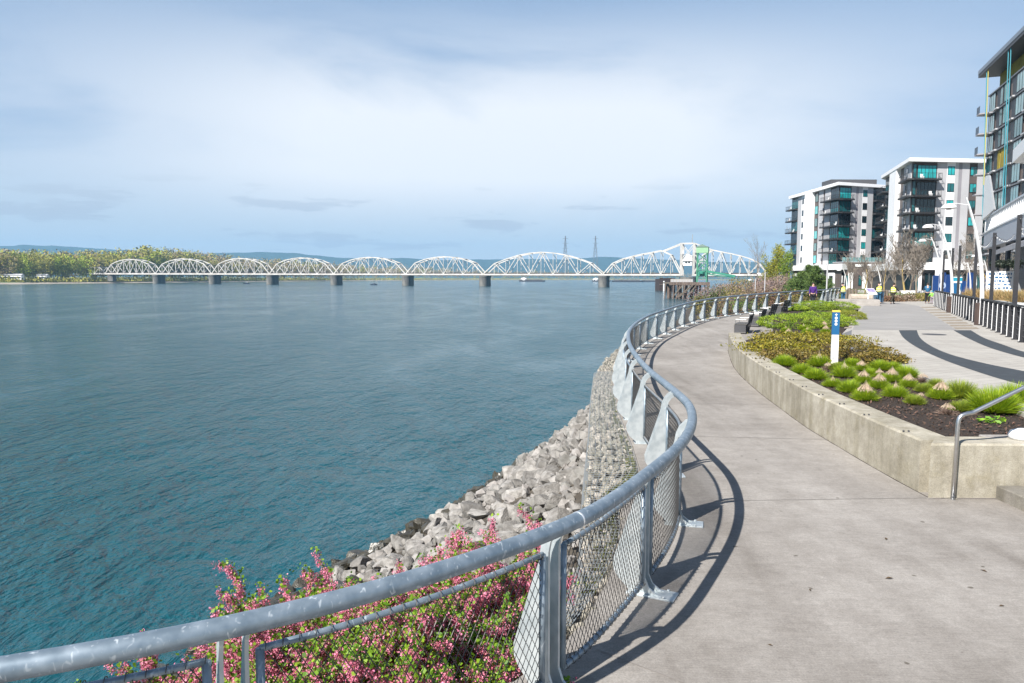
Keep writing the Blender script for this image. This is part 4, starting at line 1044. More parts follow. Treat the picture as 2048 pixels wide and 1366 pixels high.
MB().add([(.10, -.124, .72), (.18, -.124, .72), (.20, -.124, 1.1), (.13, -.124, 1.3), (.17, -.124, 1.7), (.10, -.124, 1.7), (.06, -.124, 1.3), (.12, -.124, 1.05)], [(0, 1, 2, 7), (7, 2, 3, 6), (6, 3, 4, 5)]).build('white_ribbon', m_white, t)
# raised planter with tan grasses
a = Vector((colx(1936, 58), 58, 0)); b_ = Vector((colx(2052, 44), 44, 0))
pl = empty('terrace_planter', a, 0, 'long pale raised planter full of tan feathery grass behind the terrace fence', 'planter'); d = b_-a; mt = Matrix.Rotation(math.atan2(d.y, d.x), 4, 'Z')
MB().box(0, d.length, -.5, .5, .5, 1.45, mt).build('planter_box', M('pale_concrete', (.50, .52, .52), .7, var=.06), pl)
rs = np.random.RandomState(77); bl = []
for k in range(60):
    q = mt @ Vector((rs.rand()*d.length, rs.uniform(-.4, .4), 1.42)); bl.append(blades(90, .55, .85, .03, rs)+np.array([q.x, q.y, q.z]))
tg = link('tan_grass', quads_mesh('tan_grass', np.concatenate(bl)), M('tan_blade', (.33, .23, .09), .7, col2=(.48, .37, .18), scale=3, island=.3, trans=.3), pl); tg['kind'] = 'stuff'
X, Y = colx(2000, 60), 60; t = empty('display_board', (X, Y, .7), R(-25), 'white display board with rows of blue lettering behind the tan grass', 'display board')
MB().box(-.95, .95, -.04, .04, 1.1, 2.75).build('board', m_white, t)
MB().box(-.9, -.82, .04, .12, 0, 1.2).build('leg', m_grey, t); MB().box(.82, .9, .04, .12, 0, 1.2).build('leg', m_grey, t)
m = MB(); r = random.Random(5)
for row in range(5):
    x = -.8
    while x < .7:
        w_ = r.uniform(.05, .22); MB().box(x, min(.8, x+w_), -.052, -.041, 2.45-row*.28, 2.45-row*.28+r.uniform(.09, .16)).build('lettering', m_blue, t); x += w_+r.uniform(.04, .1)

o = MB().box(-1.9, 1.9, -.4, .4, 0, .75).build('pale_bench_block', m_white2, bevel=.04); o.location = (colx(1838, 92), 92, .6); tag(o, 'long white block seat under the bare trees at the far end', 'block seat')

# ------------------------------------------------------------------ people
def skin(name, verts, edges, radii, mat, parent=None, sub=1):
    me = bpy.data.meshes.new(name); me.from_pydata(verts, edges, []); me.materials.append(mat)
    o = bpy.data.objects.new(name, me); COL.objects.link(o)
    if parent: o.parent = parent
    o.modifiers.new('skin', 'SKIN').use_smooth_shade = True
    sv = me.skin_vertices[0].data
    for i, r in enumerate(radii):
        sv[i].radius = r if hasattr(r, '__len__') else (r, r)
    sv[0].use_root = True
    s = o.modifiers.new('sub', 'SUBSURF'); s.levels = sub; s.render_levels = sub
    return o
def person(loc, rz, label, k=1.0, top=None, legs=None, hair=None, vest=False, lean=0., stride=0., arm_l=(0, 0), arm_r=(0, 0), helmet=None, shoes=None, group=None):
    """k scales a 1.75 m figure; faces -y locally"""
    H = 1.75
    hipz = .92; sh = 1.43
    ln = lambda z: -lean*max(0, z-hipz)            # forward lean along -y
    V = []; E = []; Rr = []
    def v(p, r, link_=None):
        V.append(p); Rr.append(r)
        if link_ is not None: E.append((link_, len(V)-1))
        return len(V)-1
    pel = v((0, 0, hipz), (.15, .11)); wa = v((0, ln(1.12), 1.12), (.135, .10), pel); ch = v((0, ln(1.3), 1.30), (.16, .11), wa); ne = v((0, ln(1.48), 1.48), (.06, .06), ch); h1 = v((0, ln(1.58)-.01, 1.58), (.075, .085), ne); h2 = v((0, ln(1.68)-.015, 1.68), (.078, .09), h1); v((0, ln(1.74)-.01, 1.745), (.045, .05), h2)
    nose = v((0, ln(1.6)-.115, 1.60), (.014, .014), h1)
    feet = []; legsV = []
    for s in (-1, 1):
        f = stride*s
        hp = v((s*.095, -.02*f, hipz-.06), (.092, .095), pel); kn = v((s*.10, -.22*f-.02, .49), (.062, .062), hp); an = v((s*.10, -.30*f+(.10 if f < 0 else 0)+.01, .085), (.042, .042), kn); to = v((s*.115, -.30*f-.13+(.10 if f < 0 else 0), .035), (.04, .028), an)
        legsV.append([V[hp], V[kn], V[an], V[to]])
    armsV = []
    for s, (fw, ou) in ((-1, arm_l), (1, arm_r)):
        a = v((s*.19, ln(sh), sh), (.058, .055), ch); el = v((s*(.235+ou*.5), ln(sh)-fw*.45, sh-.29+fw*.08), (.044, .044), a); wr = v((s*(.24+ou-.04*fw), ln(sh)-.05-fw*1.1, sh-.53+fw*.45), (.031, .031), el)
        d = (Vector(V[wr])-Vector(V[el])).normalized(); pm = v(tuple(Vector(V[wr])+d*.07), (.036, .018), wr)
        armsV.append([V[a], V[el], V[wr], V[pm]])
        for q in range(4): 
            b0_ = v(tuple(Vector(V[pm])+d*.03+Vector((0, (q-1.5)*.019, 0))), .0085, pm); v(tuple(Vector(V[b0_])+d*(.055-.006*abs(q-1.5))+Vector((-s*.012, 0, 0))), .0075, b0_)
        b0_ = v(tuple(Vector(V[wr])+d*.035+Vector((0, -.035, 0))), .009, pm); v(tuple(Vector(V[b0_])+d*.035+Vector((-s*.01, -.012, 0))), .008, b0_)
    Vs = [tuple(k*c for c in p) for p in V]; Rs = [tuple(k*c for c in (r if hasattr(r, '__len__') else (r, r))) for r in Rr]
    root = empty('person', loc, rz, label, 'person', group)
    skin('body', Vs, E, Rs, m_skin, root)
    def sk(name, chains, mat):
        VV = []; EE = []; RR = []
        for chn in chains:
            prev = chn[0] if isinstance(chn[0], int) else None
            for (p, r) in (chn[1:] if prev is not None else chn):
                VV.append(tuple(k*c for c in p)); RR.append(tuple(k*c for c in r))
                if prev is not None: EE.append((prev, len(VV)-1))
                prev = len(VV)-1
        return skin(name, VV, EE, RR, mat, root)
    torso = [((0, 0, hipz-.02), (.185, .145)), ((0, ln(1.12), 1.12), (.165, .13)), ((0, ln(1.3), 1.32), (.185, .135)), ((0, ln(1.46), 1.455), (.09, .085))]
    chains = [torso]
    for A_ in armsV: chains.append([2, (A_[0], (.075, .072)), (A_[1], (.06, .06)), (tuple(Vector(A_[1]).lerp(Vector(A_[2]), .92)), (.046, .046))])
    sk('sweatshirt' if not vest else 'jacket', chains, top)
    if vest:
        tv = [((0, 0, hipz-.04), (.235, .19)), ((0, ln(1.12), 1.12), (.225, .18)), ((0, ln(1.3), 1.32), (.26, .185)), ((0, ln(1.44), 1.445), (.18, .13))]
        sk('safety_vest', [tv], m_vest)
        st_ = MB()
        for z in (1.02, 1.17): st_.lathe([(.185*k, -.018*k), (.196*k, -.018*k), (.196*k, .018*k), (.185*k, .018*k)], 16, (0, 0, 0)); 
        for i in range(len(st_.v)):
            x, y, z = st_.v[i]; zc = (1.04 if i < len(st_.v)//2 else 1.2); st_.v[i] = (x*1.12, y*.95+k*ln(zc), z+zc*k)
        st_.build('reflective_stripe', M('reflective', (.72, .72, .70), .35), root)
    chains = [[((0, .0, hipz+.03), (.165, .125))]]
    for L_ in legsV: chains.append([0, (L_[0], (.112, .112)), (L_[1], (.085, .085)), (tuple(Vector(L_[1]).lerp(Vector(L_[2]), .95)), (.066, .066))])
    sk('trousers', chains, legs)
    for L_ in legsV:
        sk('shoe', [[((L_[2][0], L_[2][1]+.03, .05), (.05, .045)), ((L_[3][0], L_[3][1]-.02, .045), (.052, .04))]], shoes or m_dgrey)
    hm_ = MB(); z0 = 1.655 if helmet else 1.665
    hm_.lathe([(.0, -.06), (.088, -.04), (.098, .02), (.085, .075), (.045, .112), (0, .12)] if not helmet else [(0, -.01), (.115, -.01), (.118, .04), (.09, .1), (.04, .125), (0, .13)], 14)
    hm_.v = [(k*x, k*(y*1.1+.016+ln(1.66)), k*(z+z0)) for x, y, z in hm_.v]
    hm_.build('helmet' if helmet else 'hair', helmet or hair, root, smooth=True)
    fc = MB()
    for s in (-1, 1): fc.lathe([(0, 0), (.011, .002), (0, .008)], 8, (s*.032*k, k*(ln(1.63)-.102), k*1.635))
    fc.build('eyes', m_black, root)
    return root
hairm = M('dark_hair', (.02, .014, .01), .6); jeans = M('jeans', (.02, .085, .16), .8, var=.2, scale=8); blackt = M('black_cloth', (.012, .012, .016), .8)
def pp_(px, py): return at(px, py, PZ)
q = pp_(1625, 613); person((q.x, q.y, PZ), R(-12), 'person in a purple sweatshirt standing by the railing behind the junipers', 1.02, M('purple_cloth', (.055, .012, .16), .85, var=.15, scale=9), blackt, hairm)
q = pp_(1686, 606.5); person((q.x, q.y, PZ), R(205), 'person in yellow vest and jeans seen from behind at the edge of the lawn', 1.0, blackt, jeans, hairm, vest=True, lean=.15, arm_l=(.2, .02), arm_r=(.15, 0), stride=.15)
q = pp_(1757, 607.5); person((q.x, q.y, PZ), R(180), 'person in yellow vest and blue jeans standing with back turned beside the bin', 1.05, blackt, jeans, hairm, vest=True, arm_l=(.25, 0), arm_r=(.25, 0), stride=.1)
q = pp_(1785, 608); person((q.x, q.y, PZ), R(110), 'person in yellow vest and dark trousers striding away from the bin', 1.0, blackt, M('olive_trousers', (.035, .03, .02), .85), hairm, vest=True, stride=.75, lean=.12, arm_l=(.35, 0), arm_r=(-.15, .03))
q = pp_(1854, 607); person((q.x, q.y, PZ), R(160), 'adult in a blue jacket leaning over a child near the terrace fence', 1.0, M('blue_jacket', (.015, .10, .20), .7, var=.2, scale=6), blackt, hairm, lean=.12, arm_l=(.4, 0), arm_r=(.5, 0), stride=.15)
q = pp_(1863, 607.5); person((q.x, q.y, PZ), R(170), 'small child in lime green top and turquoise helmet beside the adult', .62, M('lime_cloth', (.22, .55, .08), .7), M('grey_leggings', (.25, .22, .27), .8), hairm, helmet=M('turquoise_helmet', (.03, .32, .42), .4), arm_l=(.2, .12), arm_r=(.2, .12))

# ------------------------------------------------------------------ apartment buildings
def fpx(P0, P1, px, y=500):
    d = ray(px, y); r = d[0]/d[1]; dx, dy = P1[0]-P0[0], P1[1]-P0[1]
    return (r*P0[1]-P0[0])/(dx-r*dy)
class Face:
    def __init__(s, root, P0, P1, z0, z1, nf):
        s.root = root; s.P0 = Vector((*P0, 0)); s.P1 = Vector((*P1, 0)); s.L = (s.P1-s.P0).length; t = (s.P1-s.P0)/s.L; s.t = t; s.n = Vector((t.y, -t.x, 0)); s.z0 = z0; s.z1 = z1; s.nf = nf; s.fh = (z1-z0)/nf
        s.org = Vector(root.location)
        s.mt = Matrix.Translation(s.P0-s.org) @ Matrix(((t.x, -s.n.x, 0, 0), (t.y, -s.n.y, 0, 0), (0, 0, 1, 0), (0, 0, 0, 1)))   # x along, y into the wall, z up
        s.cache = {}
    def X(s, px): return min(s.L, max(0, fpx(s.P0, s.P1, px-5)*s.L))
    def box(s, nm, mat, x0, x1, out, inn, z0, z1, parent=None): return MB().box(x0, x1, -out, inn, z0, z1, s.mt).build(nm, mat, parent or s.root)
    def panel(s, a, b_, mat, out=.12, z0=None, z1=None, joints=True):
        o = s.box('cladding_panel', mat, a, b_, out, .02, s.z0 if z0 is None else z0, s.z1 if z1 is None else z1)
        if joints:
            m = MB()
            for k in range(1, s.nf): z = s.z0+k*s.fh; m.box(a+.02, b_-.02, out+.004, -out+.02, z-.03, z+.03, s.mt)
            m.build('panel_joint', MATS['joint_grey'], o)
    def win(s, x0, x1, z0, z1, out=.14, gl=None, nm=1, deep=False):
        f = MB(); d = .07
        f.box(x0, x1, -out, -out+.1, z0, z0+d, s.mt); f.box(x0, x1, -out, -out+.1, z1-d, z1, s.mt)
        for k in range(nm+1): x = x0+(x1-x0-d)*k/nm; f.box(x, x+d, -out+.003, -out+.1, z0+d, z1-d, s.mt)
        fo = f.build('window', m_black, s.root)
        MB().box(x0+.02, x1-.02, -out+.03, -out+.095, z0+.02, z1-.02, s.mt).build('pane', gl or m_glass, fo)
    def windows(s, x0, x1, gls, sill=.75, head=.35, nm=2, out=.14):
        for k in range(s.nf):
            s.win(x0, x1, s.z0+k*s.fh+sill, s.z0+(k+1)*s.fh-head, out, gls[k % len(gls)], nm)
    def balconies(s, x0, x1, depth=1.5, floors=None, mat=None):
        for k in (floors or range(s.nf)):
            z = s.z0+k*s.fh
            o = MB().box(x0, x1, -depth, 0, z-.28, z-.0, s.mt).build('balcony', M('balcony_slab', (.030, .030, .032), .6), s.root)
            r = MB(); h = 1.05
            for zz in (h, .12): r.box(x0, x1, -depth, -depth+.05, z+zz-.05, z+zz, s.mt)
            for sx in (x0, x1-.05): r.box(sx, sx+.05, -depth+.05, 0, z+h-.05, z+h, s.mt)
            n = max(2, int((x1-x0)/.55))
            for i in range(n+1): x = x0+(x1-x0-.04)*i/n; r.box(x, x+.04, -depth+.005, -depth+.045, z+.0, z+h-.05, s.mt)
            nd_ = max(1, int(depth/.6))
            for i in range(nd_): y = -depth+.05+(depth-.1)*(i+.5)/nd_
            for sx in (x0+.005, x1-.045):
                for i in range(nd_): y = -depth+.1+(depth-.15)*(i+.5)/nd_; r.box(sx, sx+.04, y, y+.04, z, z+h-.05, s.mt)
            r.build('railing', m_black, o)
            q = random.Random(int(s.P0.x*7+k*13))
            if x1-x0 > 4 and q.random() < .75:
                fm = MB(); fx = q.uniform(x0+.6, x1-1.6); fm.box(fx, fx+.55, -.8, -.3, z+.35, z+.45, s.mt); fm.box(fx, fx+.55, -.35, -.28, z+.45, z+.95, s.mt); fm.box(fx+.03, fx+.52, -.75, -.35, z+.01, z+.35, s.mt); fm.build('balcony_chair', m_white, o)
M('joint_grey', (.20, .20, .21), .8)
def apart(name, label, L_, C_, R_, z0, z1, back, base_z):
    root = empty(name, (C_[0], C_[1], 0), 0, label, 'apartment building')
    c = Vector((*C_, 0)); pl = [(p[0]-c.x, p[1]-c.y) for p in (L_, C_, R_, (R_[0]+back[0], R_[1]+back[1]), (L_[0]+back[0], L_[1]+back[1]))]
    MB().prism(pl, z0, z1).build('wall', m_brown, root)
    return root, pl
def expand(pl, d):
    n = len(pl); o = []
    for i in range(n):
        a = Vector(pl[i-1]); b_ = Vector(pl[i]); c = Vector(pl[(i+1) % n]); t1 = (b_-a).normalized(); t2 = (c-b_).normalized(); n1 = Vector((t1.y, -t1.x)); n2 = Vector((t2.y, -t2.x)); m = (n1+n2); m = m/max(.5, (1+n1.dot(n2))); o.append((b_.x+m.x*d, b_.y+m.y*d))
    return o
G3 = [m_glassd, m_glass, m_glassd, m_glass, m_glassb, m_glassb]
def pt(px, D): return (colx(px, D), D)
# --- far building
DA = 190.; zA = 6.3; tA = far(1678, 371, DA).z
A_L, A_C, A_R = pt(1579, 222), pt(1672, DA), pt(1768, 196)
ra, pla = apart('apartment_building', 'farther white and grey apartment block with dark corner balconies on a lower storefront base', A_L, A_C, A_R, zA, tA, (34, 26), .5)
MB().prism(expand(pla, .9), tA, tA+.75).build('roof', m_white2, ra)
MB().box(2, 14, 10, 16, tA+.75, tA+2.8).build('roof_plant_room', m_dgrey, ra)
Rf = Face(ra, A_C, A_R, zA, tA, 6)
X = Rf.X
Rf.windows(.05, X(1702), [m_glassd, m_glass, m_glassb, m_glassd, m_glass, m_glassb], .15, .45, 4, .10)
Rf.panel(X(1703), X(1712), m_grey); Rf.panel(X(1712)+.01, X(1717.5), m_grey2, .06); Rf.panel(X(1717.5)+.01, X(1724.5), m_grey); Rf.panel(X(1724.5)+.01, X(1735), m_white2, .14); Rf.panel(X(1735)+.01, X(1746), m_grey)
Rf.windows(X(1725.5), X(1734.3), [m_glass, m_glassb, m_glass, m_glassd, m_glassd, m_glass], .85, .75, 2, .18)
Rf.windows(X(1747), X(1769), [m_glassd, m_glassd, m_glass, m_glassd], .3, .5, 4, .10); Rf.balconies(X(1746.2), X(1764), 1.2, range(1, 6)); Rf.balconies(.1, X(1703), 1.25, range(1, 6))
Lf = Face(ra, A_L, A_C, zA, tA, 6); X = Lf.X
Lf.windows(X(1586.5), X(1598.5), [m_glassd, m_glass], .15, .4, 4, .10); Lf.panel(X(1599), X(1606), m_grey); Lf.panel(X(1606)+.02, X(1614), m_white2, .16); Lf.windows(X(1607.5), X(1610.5), [m_glassd], .9, .8, 1, .2)
Lf.panel(X(1618), X(1631), m_white2, 1.0, None, tA+.7, False); Lf.windows(X(1632.5), X(1638.5), [m_glassb, m_glass], .6, .5, 1, .12); Lf.panel(X(1640), X(1648.5), m_grey); Lf.panel(X(1652), X(1662.5), m_grey, .14)
Lf.windows(X(1663.5), Lf.L-.1, [m_glass, m_glassd], .15, .45, 4, .10)
Lf.balconies(X(1652), Lf.L+1.0, 1.4, range(1, 6)); Lf.balconies(-1.8, X(1597), 1.2, range(1, 6))
# --- near building
DB = 148.; zB = 5.9; tB = far(1822, 324, DB).z
B_L, B_C, B_R = pt(1763, 172), pt(1815, DB), pt(1966, 149.5)
rb_, plb = apart('apartment_building', 'nearer taller white and grey apartment block with a flat white roof and balcony tower', B_L, B_C, B_R, zB, tB, (22, 24), .5)
MB().prism(expand(plb, 1.0), tB, tB+.7).build('roof', m_white2, rb_)
Rf = Face(rb_, B_C, B_R, zB, tB, 6); X = Rf.X
Rf.windows(.05, X(1830), [m_glass], .2, .4, 1, .10); Rf.windows(X(1832), X(1869.5), [m_glassd, m_glassb, m_glassd, m_glassd, m_glassd, m_glassb], .15, .55, 5, .10)
Rf.panel(X(1871), X(1890), m_grey, .14); Rf.panel(X(1890)+.01, X(1906.5), m_white2, .16); Rf.panel(X(1906.5)+.01, X(1913.5), m_grey); Rf.panel(X(1913.5)+.01, X(1920.5), m_grey2, .08); Rf.panel(X(1920.5)+.01, X(1935), m_grey); Rf.panel(X(1951), Rf.L, m_grey)
Rf.windows(X(1891.5), X(1905.5), [m_glassd, m_glass, m_glassd, m_glassb, m_glass, m_glassb], .85, .70, 2, .20); Rf.windows(X(1937), X(1950), [m_glass, m_glassd, m_glassb, m_glass, m_glassb, m_glassb], .85, .70, 2, .10)
Rf.balconies(-.2, X(1872.5), 1.5, range(1, 6))
Lf = Face(rb_, B_L, B_C, zB, tB, 6); X = Lf.X
Lf.windows(X(1771.5), X(1779), [m_glassd, m_glass], .15, .4, 2, .10); Lf.panel(X(1780), X(1786), M('pale_teal_cladding', (.36, .44, .47), .5)); Lf.panel(X(1786.5), X(1800), m_white2, .9, None, tB+.62, False); Lf.panel(X(1807.5), X(1821.5), m_grey, .14)
Lf.windows(X(1811), X(1815.5), [m_glassd], .8, .7, 1, .2); Lf.balconies(-2.4, X(1778), 1.4, range(1, 6)); Lf.balconies(X(1809), Lf.L+1.4, 1.3, range(1, 6))
# podium with storefronts
pod = empty('podium_building', (A_C[0], A_C[1], 0), 0, 'long low dark ground floor block with white framed doors under the far apartments', 'podium building')
q0, q1, q2, q3 = pt(1586, 206), pt(1684, 176), pt(1798, 176), pt(1800, 215)
org = Vector((A_C[0], A_C[1], 0)); pl = [(p[0]-org.x, p[1]-org.y) for p in (q0, q1, q2, q3, (q0[0]+10, q0[1]+26))]
MB().prism(pl, .3, 4.9).build('wall', m_brown, pod)
MB().prism(expand([pl[0], pl[1], (pl[1][0]+14, pl[1][1]+10), pl[4]], .8), 4.9, 6.28).build('canopy_roof', m_white2, pod)
Fp = Face(pod, q1, q2, .5, 4.9, 1); X = Fp.X
Fp.box('parapet', m_brown, 0.3, Fp.L-2.2, .05, 6, 4.91, 6.6); Fp.box('terrace_coping', m_grey, .2, Fp.L-2.1, .12, 6.1, 6.61, 6.75)
Fp.box('sign_lettering', m_white, X(1716), X(1733), .14, -.06, 5.6, 6.15)
for x0 in (1667+27, 1716-4, 1741, 1768): 
    a = X(x0-9); b_ = X(x0+.5); Fp.box('door_frame', m_white2, a, a+.5, .25, 0, .5, 4.3); Fp.box('door_frame', m_white2, b_-.5, b_, .25, 0, .5, 4.3); Fp.box('door_frame', m_white2, a+.5, b_-.5, .25, 0, 3.5, 4.3); Fp.win(a+.52, b_-.52, .6, 3.48, .14, m_glassd, 2)
for x0 in (1701, 1727, 1754): Fp.win(X(x0-3), X(x0+3), 1.2, 3.6, .12, m_glass, 2)
for k in range(14): x = X(1688)+k*(X(1778)-X(1688))/13; Fp.box('glass_balustrade', m_glassp, x, x+(X(1778)-X(1688))/13-.12, -.3, .34, 6.76, 7.75)
Fq = Face(pod, q0, q1, .5, 4.9, 1); X = Fq.X
for a_, b_ in ((1590, 1603), (1642, 1652), (1665, 1677)): Fq.box('door_frame', m_white2, X(a_), X(b_), .22, 0, .5, 4.2); Fq.win(X(a_+2.5), X(b_-2.5), .6, 3.5, .3, m_glassd, 2)
for a_ in (1656, 1611, 1630): Fq.win(X(a_-2), X(a_+3), 1.1, 3.7, .12, m_glass, 2)
podb = empty('podium_building', (B_C[0], B_C[1], 0), 0, 'white banded ground floor with dark glazing under the nearer apartments', 'podium building')
q0, q1, q2 = pt(1766, 160), pt(1806, 141), pt(1985, 141); org = Vector((B_C[0], B_C[1], 0)); pl = [(p[0]-org.x, p[1]-org.y) for p in (q0, q1, q2, (q2[0]+6, 178), (q0[0]+8, 184))]
MB().prism(pl, .3, 4.5).build('wall', m_dgrey, podb); MB().prism(expand(pl, .9), 4.5, 5.88).build('canopy_roof', m_white2, podb)
Fp = Face(podb, q1, q2, .5, 4.5, 1); X = Fp.X
for k in range(9): a = Fp.L*k/9; Fp.win(a+.25, a+Fp.L/9-.25, .6, 3.9, .12, [m_glassd, m_glass][k % 2], 2)
Fp.box('column', m_white2, X(1872), X(1882), 1.6, -.9, .4, 4.48); Fp.box('column', m_white2, X(1838), X(1842), 1.6, -1.1, .4, 4.48)

# ------------------------------------------------------------------ unfinished tower and pavilion at the right edge
T0 = (colx(1960, 122), 122.); T1 = (colx(2030, 104.5)*1.0, 104.5); tv = (Vector(T1)-Vector(T0)); T1 = tuple(Vector(T0)+tv*2.0)
tw = empty('tower_building', (T0[0], T0[1], 0), 0, 'tall unfinished brown glass tower with hanging ropes at the right edge', 'tower building')
zt = far(1979, 150, 122).z; nf = 10; z0 = .5
org = Vector((T0[0], T0[1], 0)); t = tv.normalized(); n_in = Vector((-t.y, t.x))
n_in = n_in if n_in.x > 0 else -n_in
pl = [(0, 0), tuple(Vector(T1)-Vector(T0)), tuple(Vector(T1)-Vector(T0)+n_in*30), tuple(n_in*30)]
MB().prism(pl, z0, zt-3.2).build('wall', M('tower_brown', (.17, .13, .115), .6, var=.08), tw); MB().prism([tuple(Vector(p)+n_in*1.2) for p in pl], zt-3.2, zt).build('top_storey_sheathing', M('yellow_sheathing', (.30, .23, .02), .8, var=.3, scale=.8), tw)
MB().prism(expand(pl, 1.5), zt, zt+.5).build('roof', m_dgrey, tw); MB().prism(expand(pl, 1.55), zt+.5, zt+1.1).build('roof_edge', M('zinc_edge', (.20, .23, .27), .4, .4), tw)
Ft = Face(tw, T0, T1, z0, zt-3.2, nf); L_ = Ft.L; fh = Ft.fh
Ls = tv.length
bays = [(.02, .20, 'g'), (.24, .33, 'd'), (.35, .42, 'g'), (.45, .60, 'g'), (.66, .76, 'd'), (.78, .98, 'g'), (1.04, 1.12, 'd'), (1.15, 1.45, 'g'), (1.52, 1.9, 'g')]
for a, b_, k in bays:
    for i in range(nf):
        zz = z0+i*fh
        if k == 'g':
            if i == 6 and .3 < a < .7: Ft.box('yellow_panel', MATS['yellow_sheathing'], a*Ls, b_*Ls, .08, 0, zz+.1, zz+fh-.3); continue
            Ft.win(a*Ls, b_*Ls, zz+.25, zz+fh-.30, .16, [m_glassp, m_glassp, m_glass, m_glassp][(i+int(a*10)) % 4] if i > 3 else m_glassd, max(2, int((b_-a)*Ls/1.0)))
        else: Ft.box('recess_shade_panel', m_black, a*Ls, b_*Ls, .03, 0, zz+.05, zz+fh-.25);  # flat black panel on the wall, a recess's shade put into its colour
        if k == 'd': Ft.box('balcony', m_grey, (a-.01)*Ls, (b_+.01)*Ls, .55, 0, zz-.12, zz+.08)
for i in range(1, nf+1): Ft.box('floor_slab_edge', M('slab_edge', (.17, .18, .20), .6), 0, L_, .28, 0, z0+i*fh-.2, z0+i*fh)
for i in range(4, nf):
    zz = z0+i*fh; o = MB().prism([(0, 0), tuple(t*.6-n_in*1.9), tuple(t*2.2-n_in*1.9), tuple(t*3.2)], zz-.12, zz+.08).build('side_balcony', m_grey2, tw); r = MB()
    for k in range(4): q_ = t*(.6+k*.5)-n_in*1.85; r.box(q_.x-.03, q_.x+.03, q_.y-.03, q_.y+.03, zz+.08, zz+1.2)
    r.build('railing', m_black, o)
ropec = [(M('teal_rope', (.01, .20, .26), .6), 'teal'), (M('yellow_rope', (.42, .36, .06), .6), 'yellow')]
for px0, px1, y1, k, lab in [(2040, 2026, 470, 0, 'left one of two close teal ropes hanging down the tower facade'), (2045, 2030, 470, 0, 'right one of two close teal ropes hanging down the tower facade'), (1997, 1985, 440, 0, 'single teal rope hanging near the tower corner'), (2000, 1988, 370, 1, 'yellow rope hanging beside the single teal rope near the tower corner')]:
    f0_ = fpx(T0, T1, px0-2, 120); f1_ = fpx(T0, T1, px1+2, y1); a = Vector(T0)+(Vector(T1)-Vector(T0))*f0_-n_in*1.35; b_ = Vector(T0)+(Vector(T1)-Vector(T0))*f1_-n_in*1.5
    zb_ = far(px1, y1, b_.y).z; tag(MB().tube([(a.x, a.y, zt), (b_.x, b_.y, zb_)], .07, 5).build('hanging_rope', ropec[k][0]), lab, 'rope', 'ropes hanging down the tower')
# pavilion with curved balcony
pv_ = empty('riverside_pavilion', (42, 62, 0), 0, 'white riverside pavilion with curved balcony balustrade and grey awning', 'pavilion')
org = Vector((42, 62, 0)); C0 = catmull([Vector((colx(px, D), D, 0)) for px, D in ((1963, 80), (1975, 74), (1998, 66), (2030, 58), (2070, 51), (2140, 44))], 5)
C0 = [p-org for p in C0]
def slab(nm, z0, z1, din, mat, dout=0.):
    A_ = []; B_ = []
    for i, p in enumerate(C0):
        t = (C0[min(i+1, len(C0)-1)]-C0[max(0, i-1)]).normalized(); n = Vector((t.y, -t.x, 0)); n = n if n.x < 0 else -n
        A_.append((p.x+n.x*dout, p.y+n.y*dout)); B_.append((p.x-n.x*din, p.y-n.y*din))
    poly = A_+B_[::-1]; m = MB()
    ar = sum(poly[i-1][0]*poly[i][1]-poly[i][0]*poly[i-1][1] for i in range(len(poly)))
    m.prism(poly if ar > 0 else poly[::-1], z0, z1); return m.build(nm, mat, pv_)
zb1 = 8.0; zb0 = 5.9
m_fasc = M('pale_fascia', (.33, .35, .40), .4, var=.06, scale=.4); slab('balcony_back_wall', zb1-.29, zb1+1.0, 1.2, m_glassd, -.7)
slab('fascia', zb0, zb1-.45, 2.2, m_fasc); slab('floor_edge', zb1-.45, zb1-.3, 2.2, m_white, .06); slab('top_rail', zb1+1.0, zb1+1.14, .16, M('pale_rail', (.48, .52, .57), .4), .02)
bl_ = MB(); q0 = None
for i in range(0, len(C0)*2):
    f = i/2; k = min(len(C0)-2, int(f)); p = C0[k].lerp(C0[k+1], f-k); t = (C0[k+1]-C0[k]).normalized(); 
    m = MB().box(-.045, .045, -.06, .06, 0, 1.28)
    if q0 is None: q0 = m.build('baluster', m_white, pv_); o = q0
    else: o = dup(q0)
    o.location = (p.x+.1, p.y, zb1-.29); o.rotation_euler = (0, 0, math.atan2(t.y, t.x)); o.scale = (1.3, 1, 1)
cr = [far(2026, 300, 66)-org, far(2062, 262, 57)-org, far(2110, 225, 50)-org]; mm2 = MB(); mm2.strip(cr, [p+Vector((3.5, 1.5, .6)) for p in cr]); mm2.strip([p-Vector((0, 0, 1.1)) for p in cr], cr); mm2.strip([p+Vector((3.5, 1.5, -1.0)) for p in cr], [p-Vector((0, 0, 1.1)) for p in cr]); mm2.build('curved_canopy', m_white, pv_)
p0 = C0[0]
MB().prism([(p0.x+.4, p0.y-2), (p0.x+3.2, p0.y-6.5), (p0.x+3.8, p0.y-5.5), (p0.x+1.2, p0.y-1)], zb1+1.2, zb1+1.3).build('sail_base', m_white, pv_)
sv = MB(); a = far(1964, 440, 78)-org; b_ = far(1988, 418, 72)-org; c = far(1978, 350, 74)-org; d = far(1971, 352, 77)-org
sv.add([a, b_, c, d, a+Vector((.5, .5, 0)), b_+Vector((.5, .5, 0)), c+Vector((.5, .5, 0)), d+Vector((.5, .5, 0))], [(0, 1, 2, 3), (7, 6, 5, 4), (0, 4, 5, 1), (1, 5, 6, 2), (2, 6, 7, 3), (3, 7, 4, 0)]); sv.build('white_sail_panel', m_white, pv_)
aw = MB(); A_ = [far(1985, 503, 64)-org, far(2010, 493, 58)-org, far(2100, 466, 47)-org]; aw.strip(A_, [p+Vector((3.0, 1.0, .9)) for p in A_]); aw.strip([p-Vector((0, 0, .38)) for p in A_], A_); aw.build('awning', M('awning_grey', (.26, .26, .28), .7), pv_)
sd_ = MB()
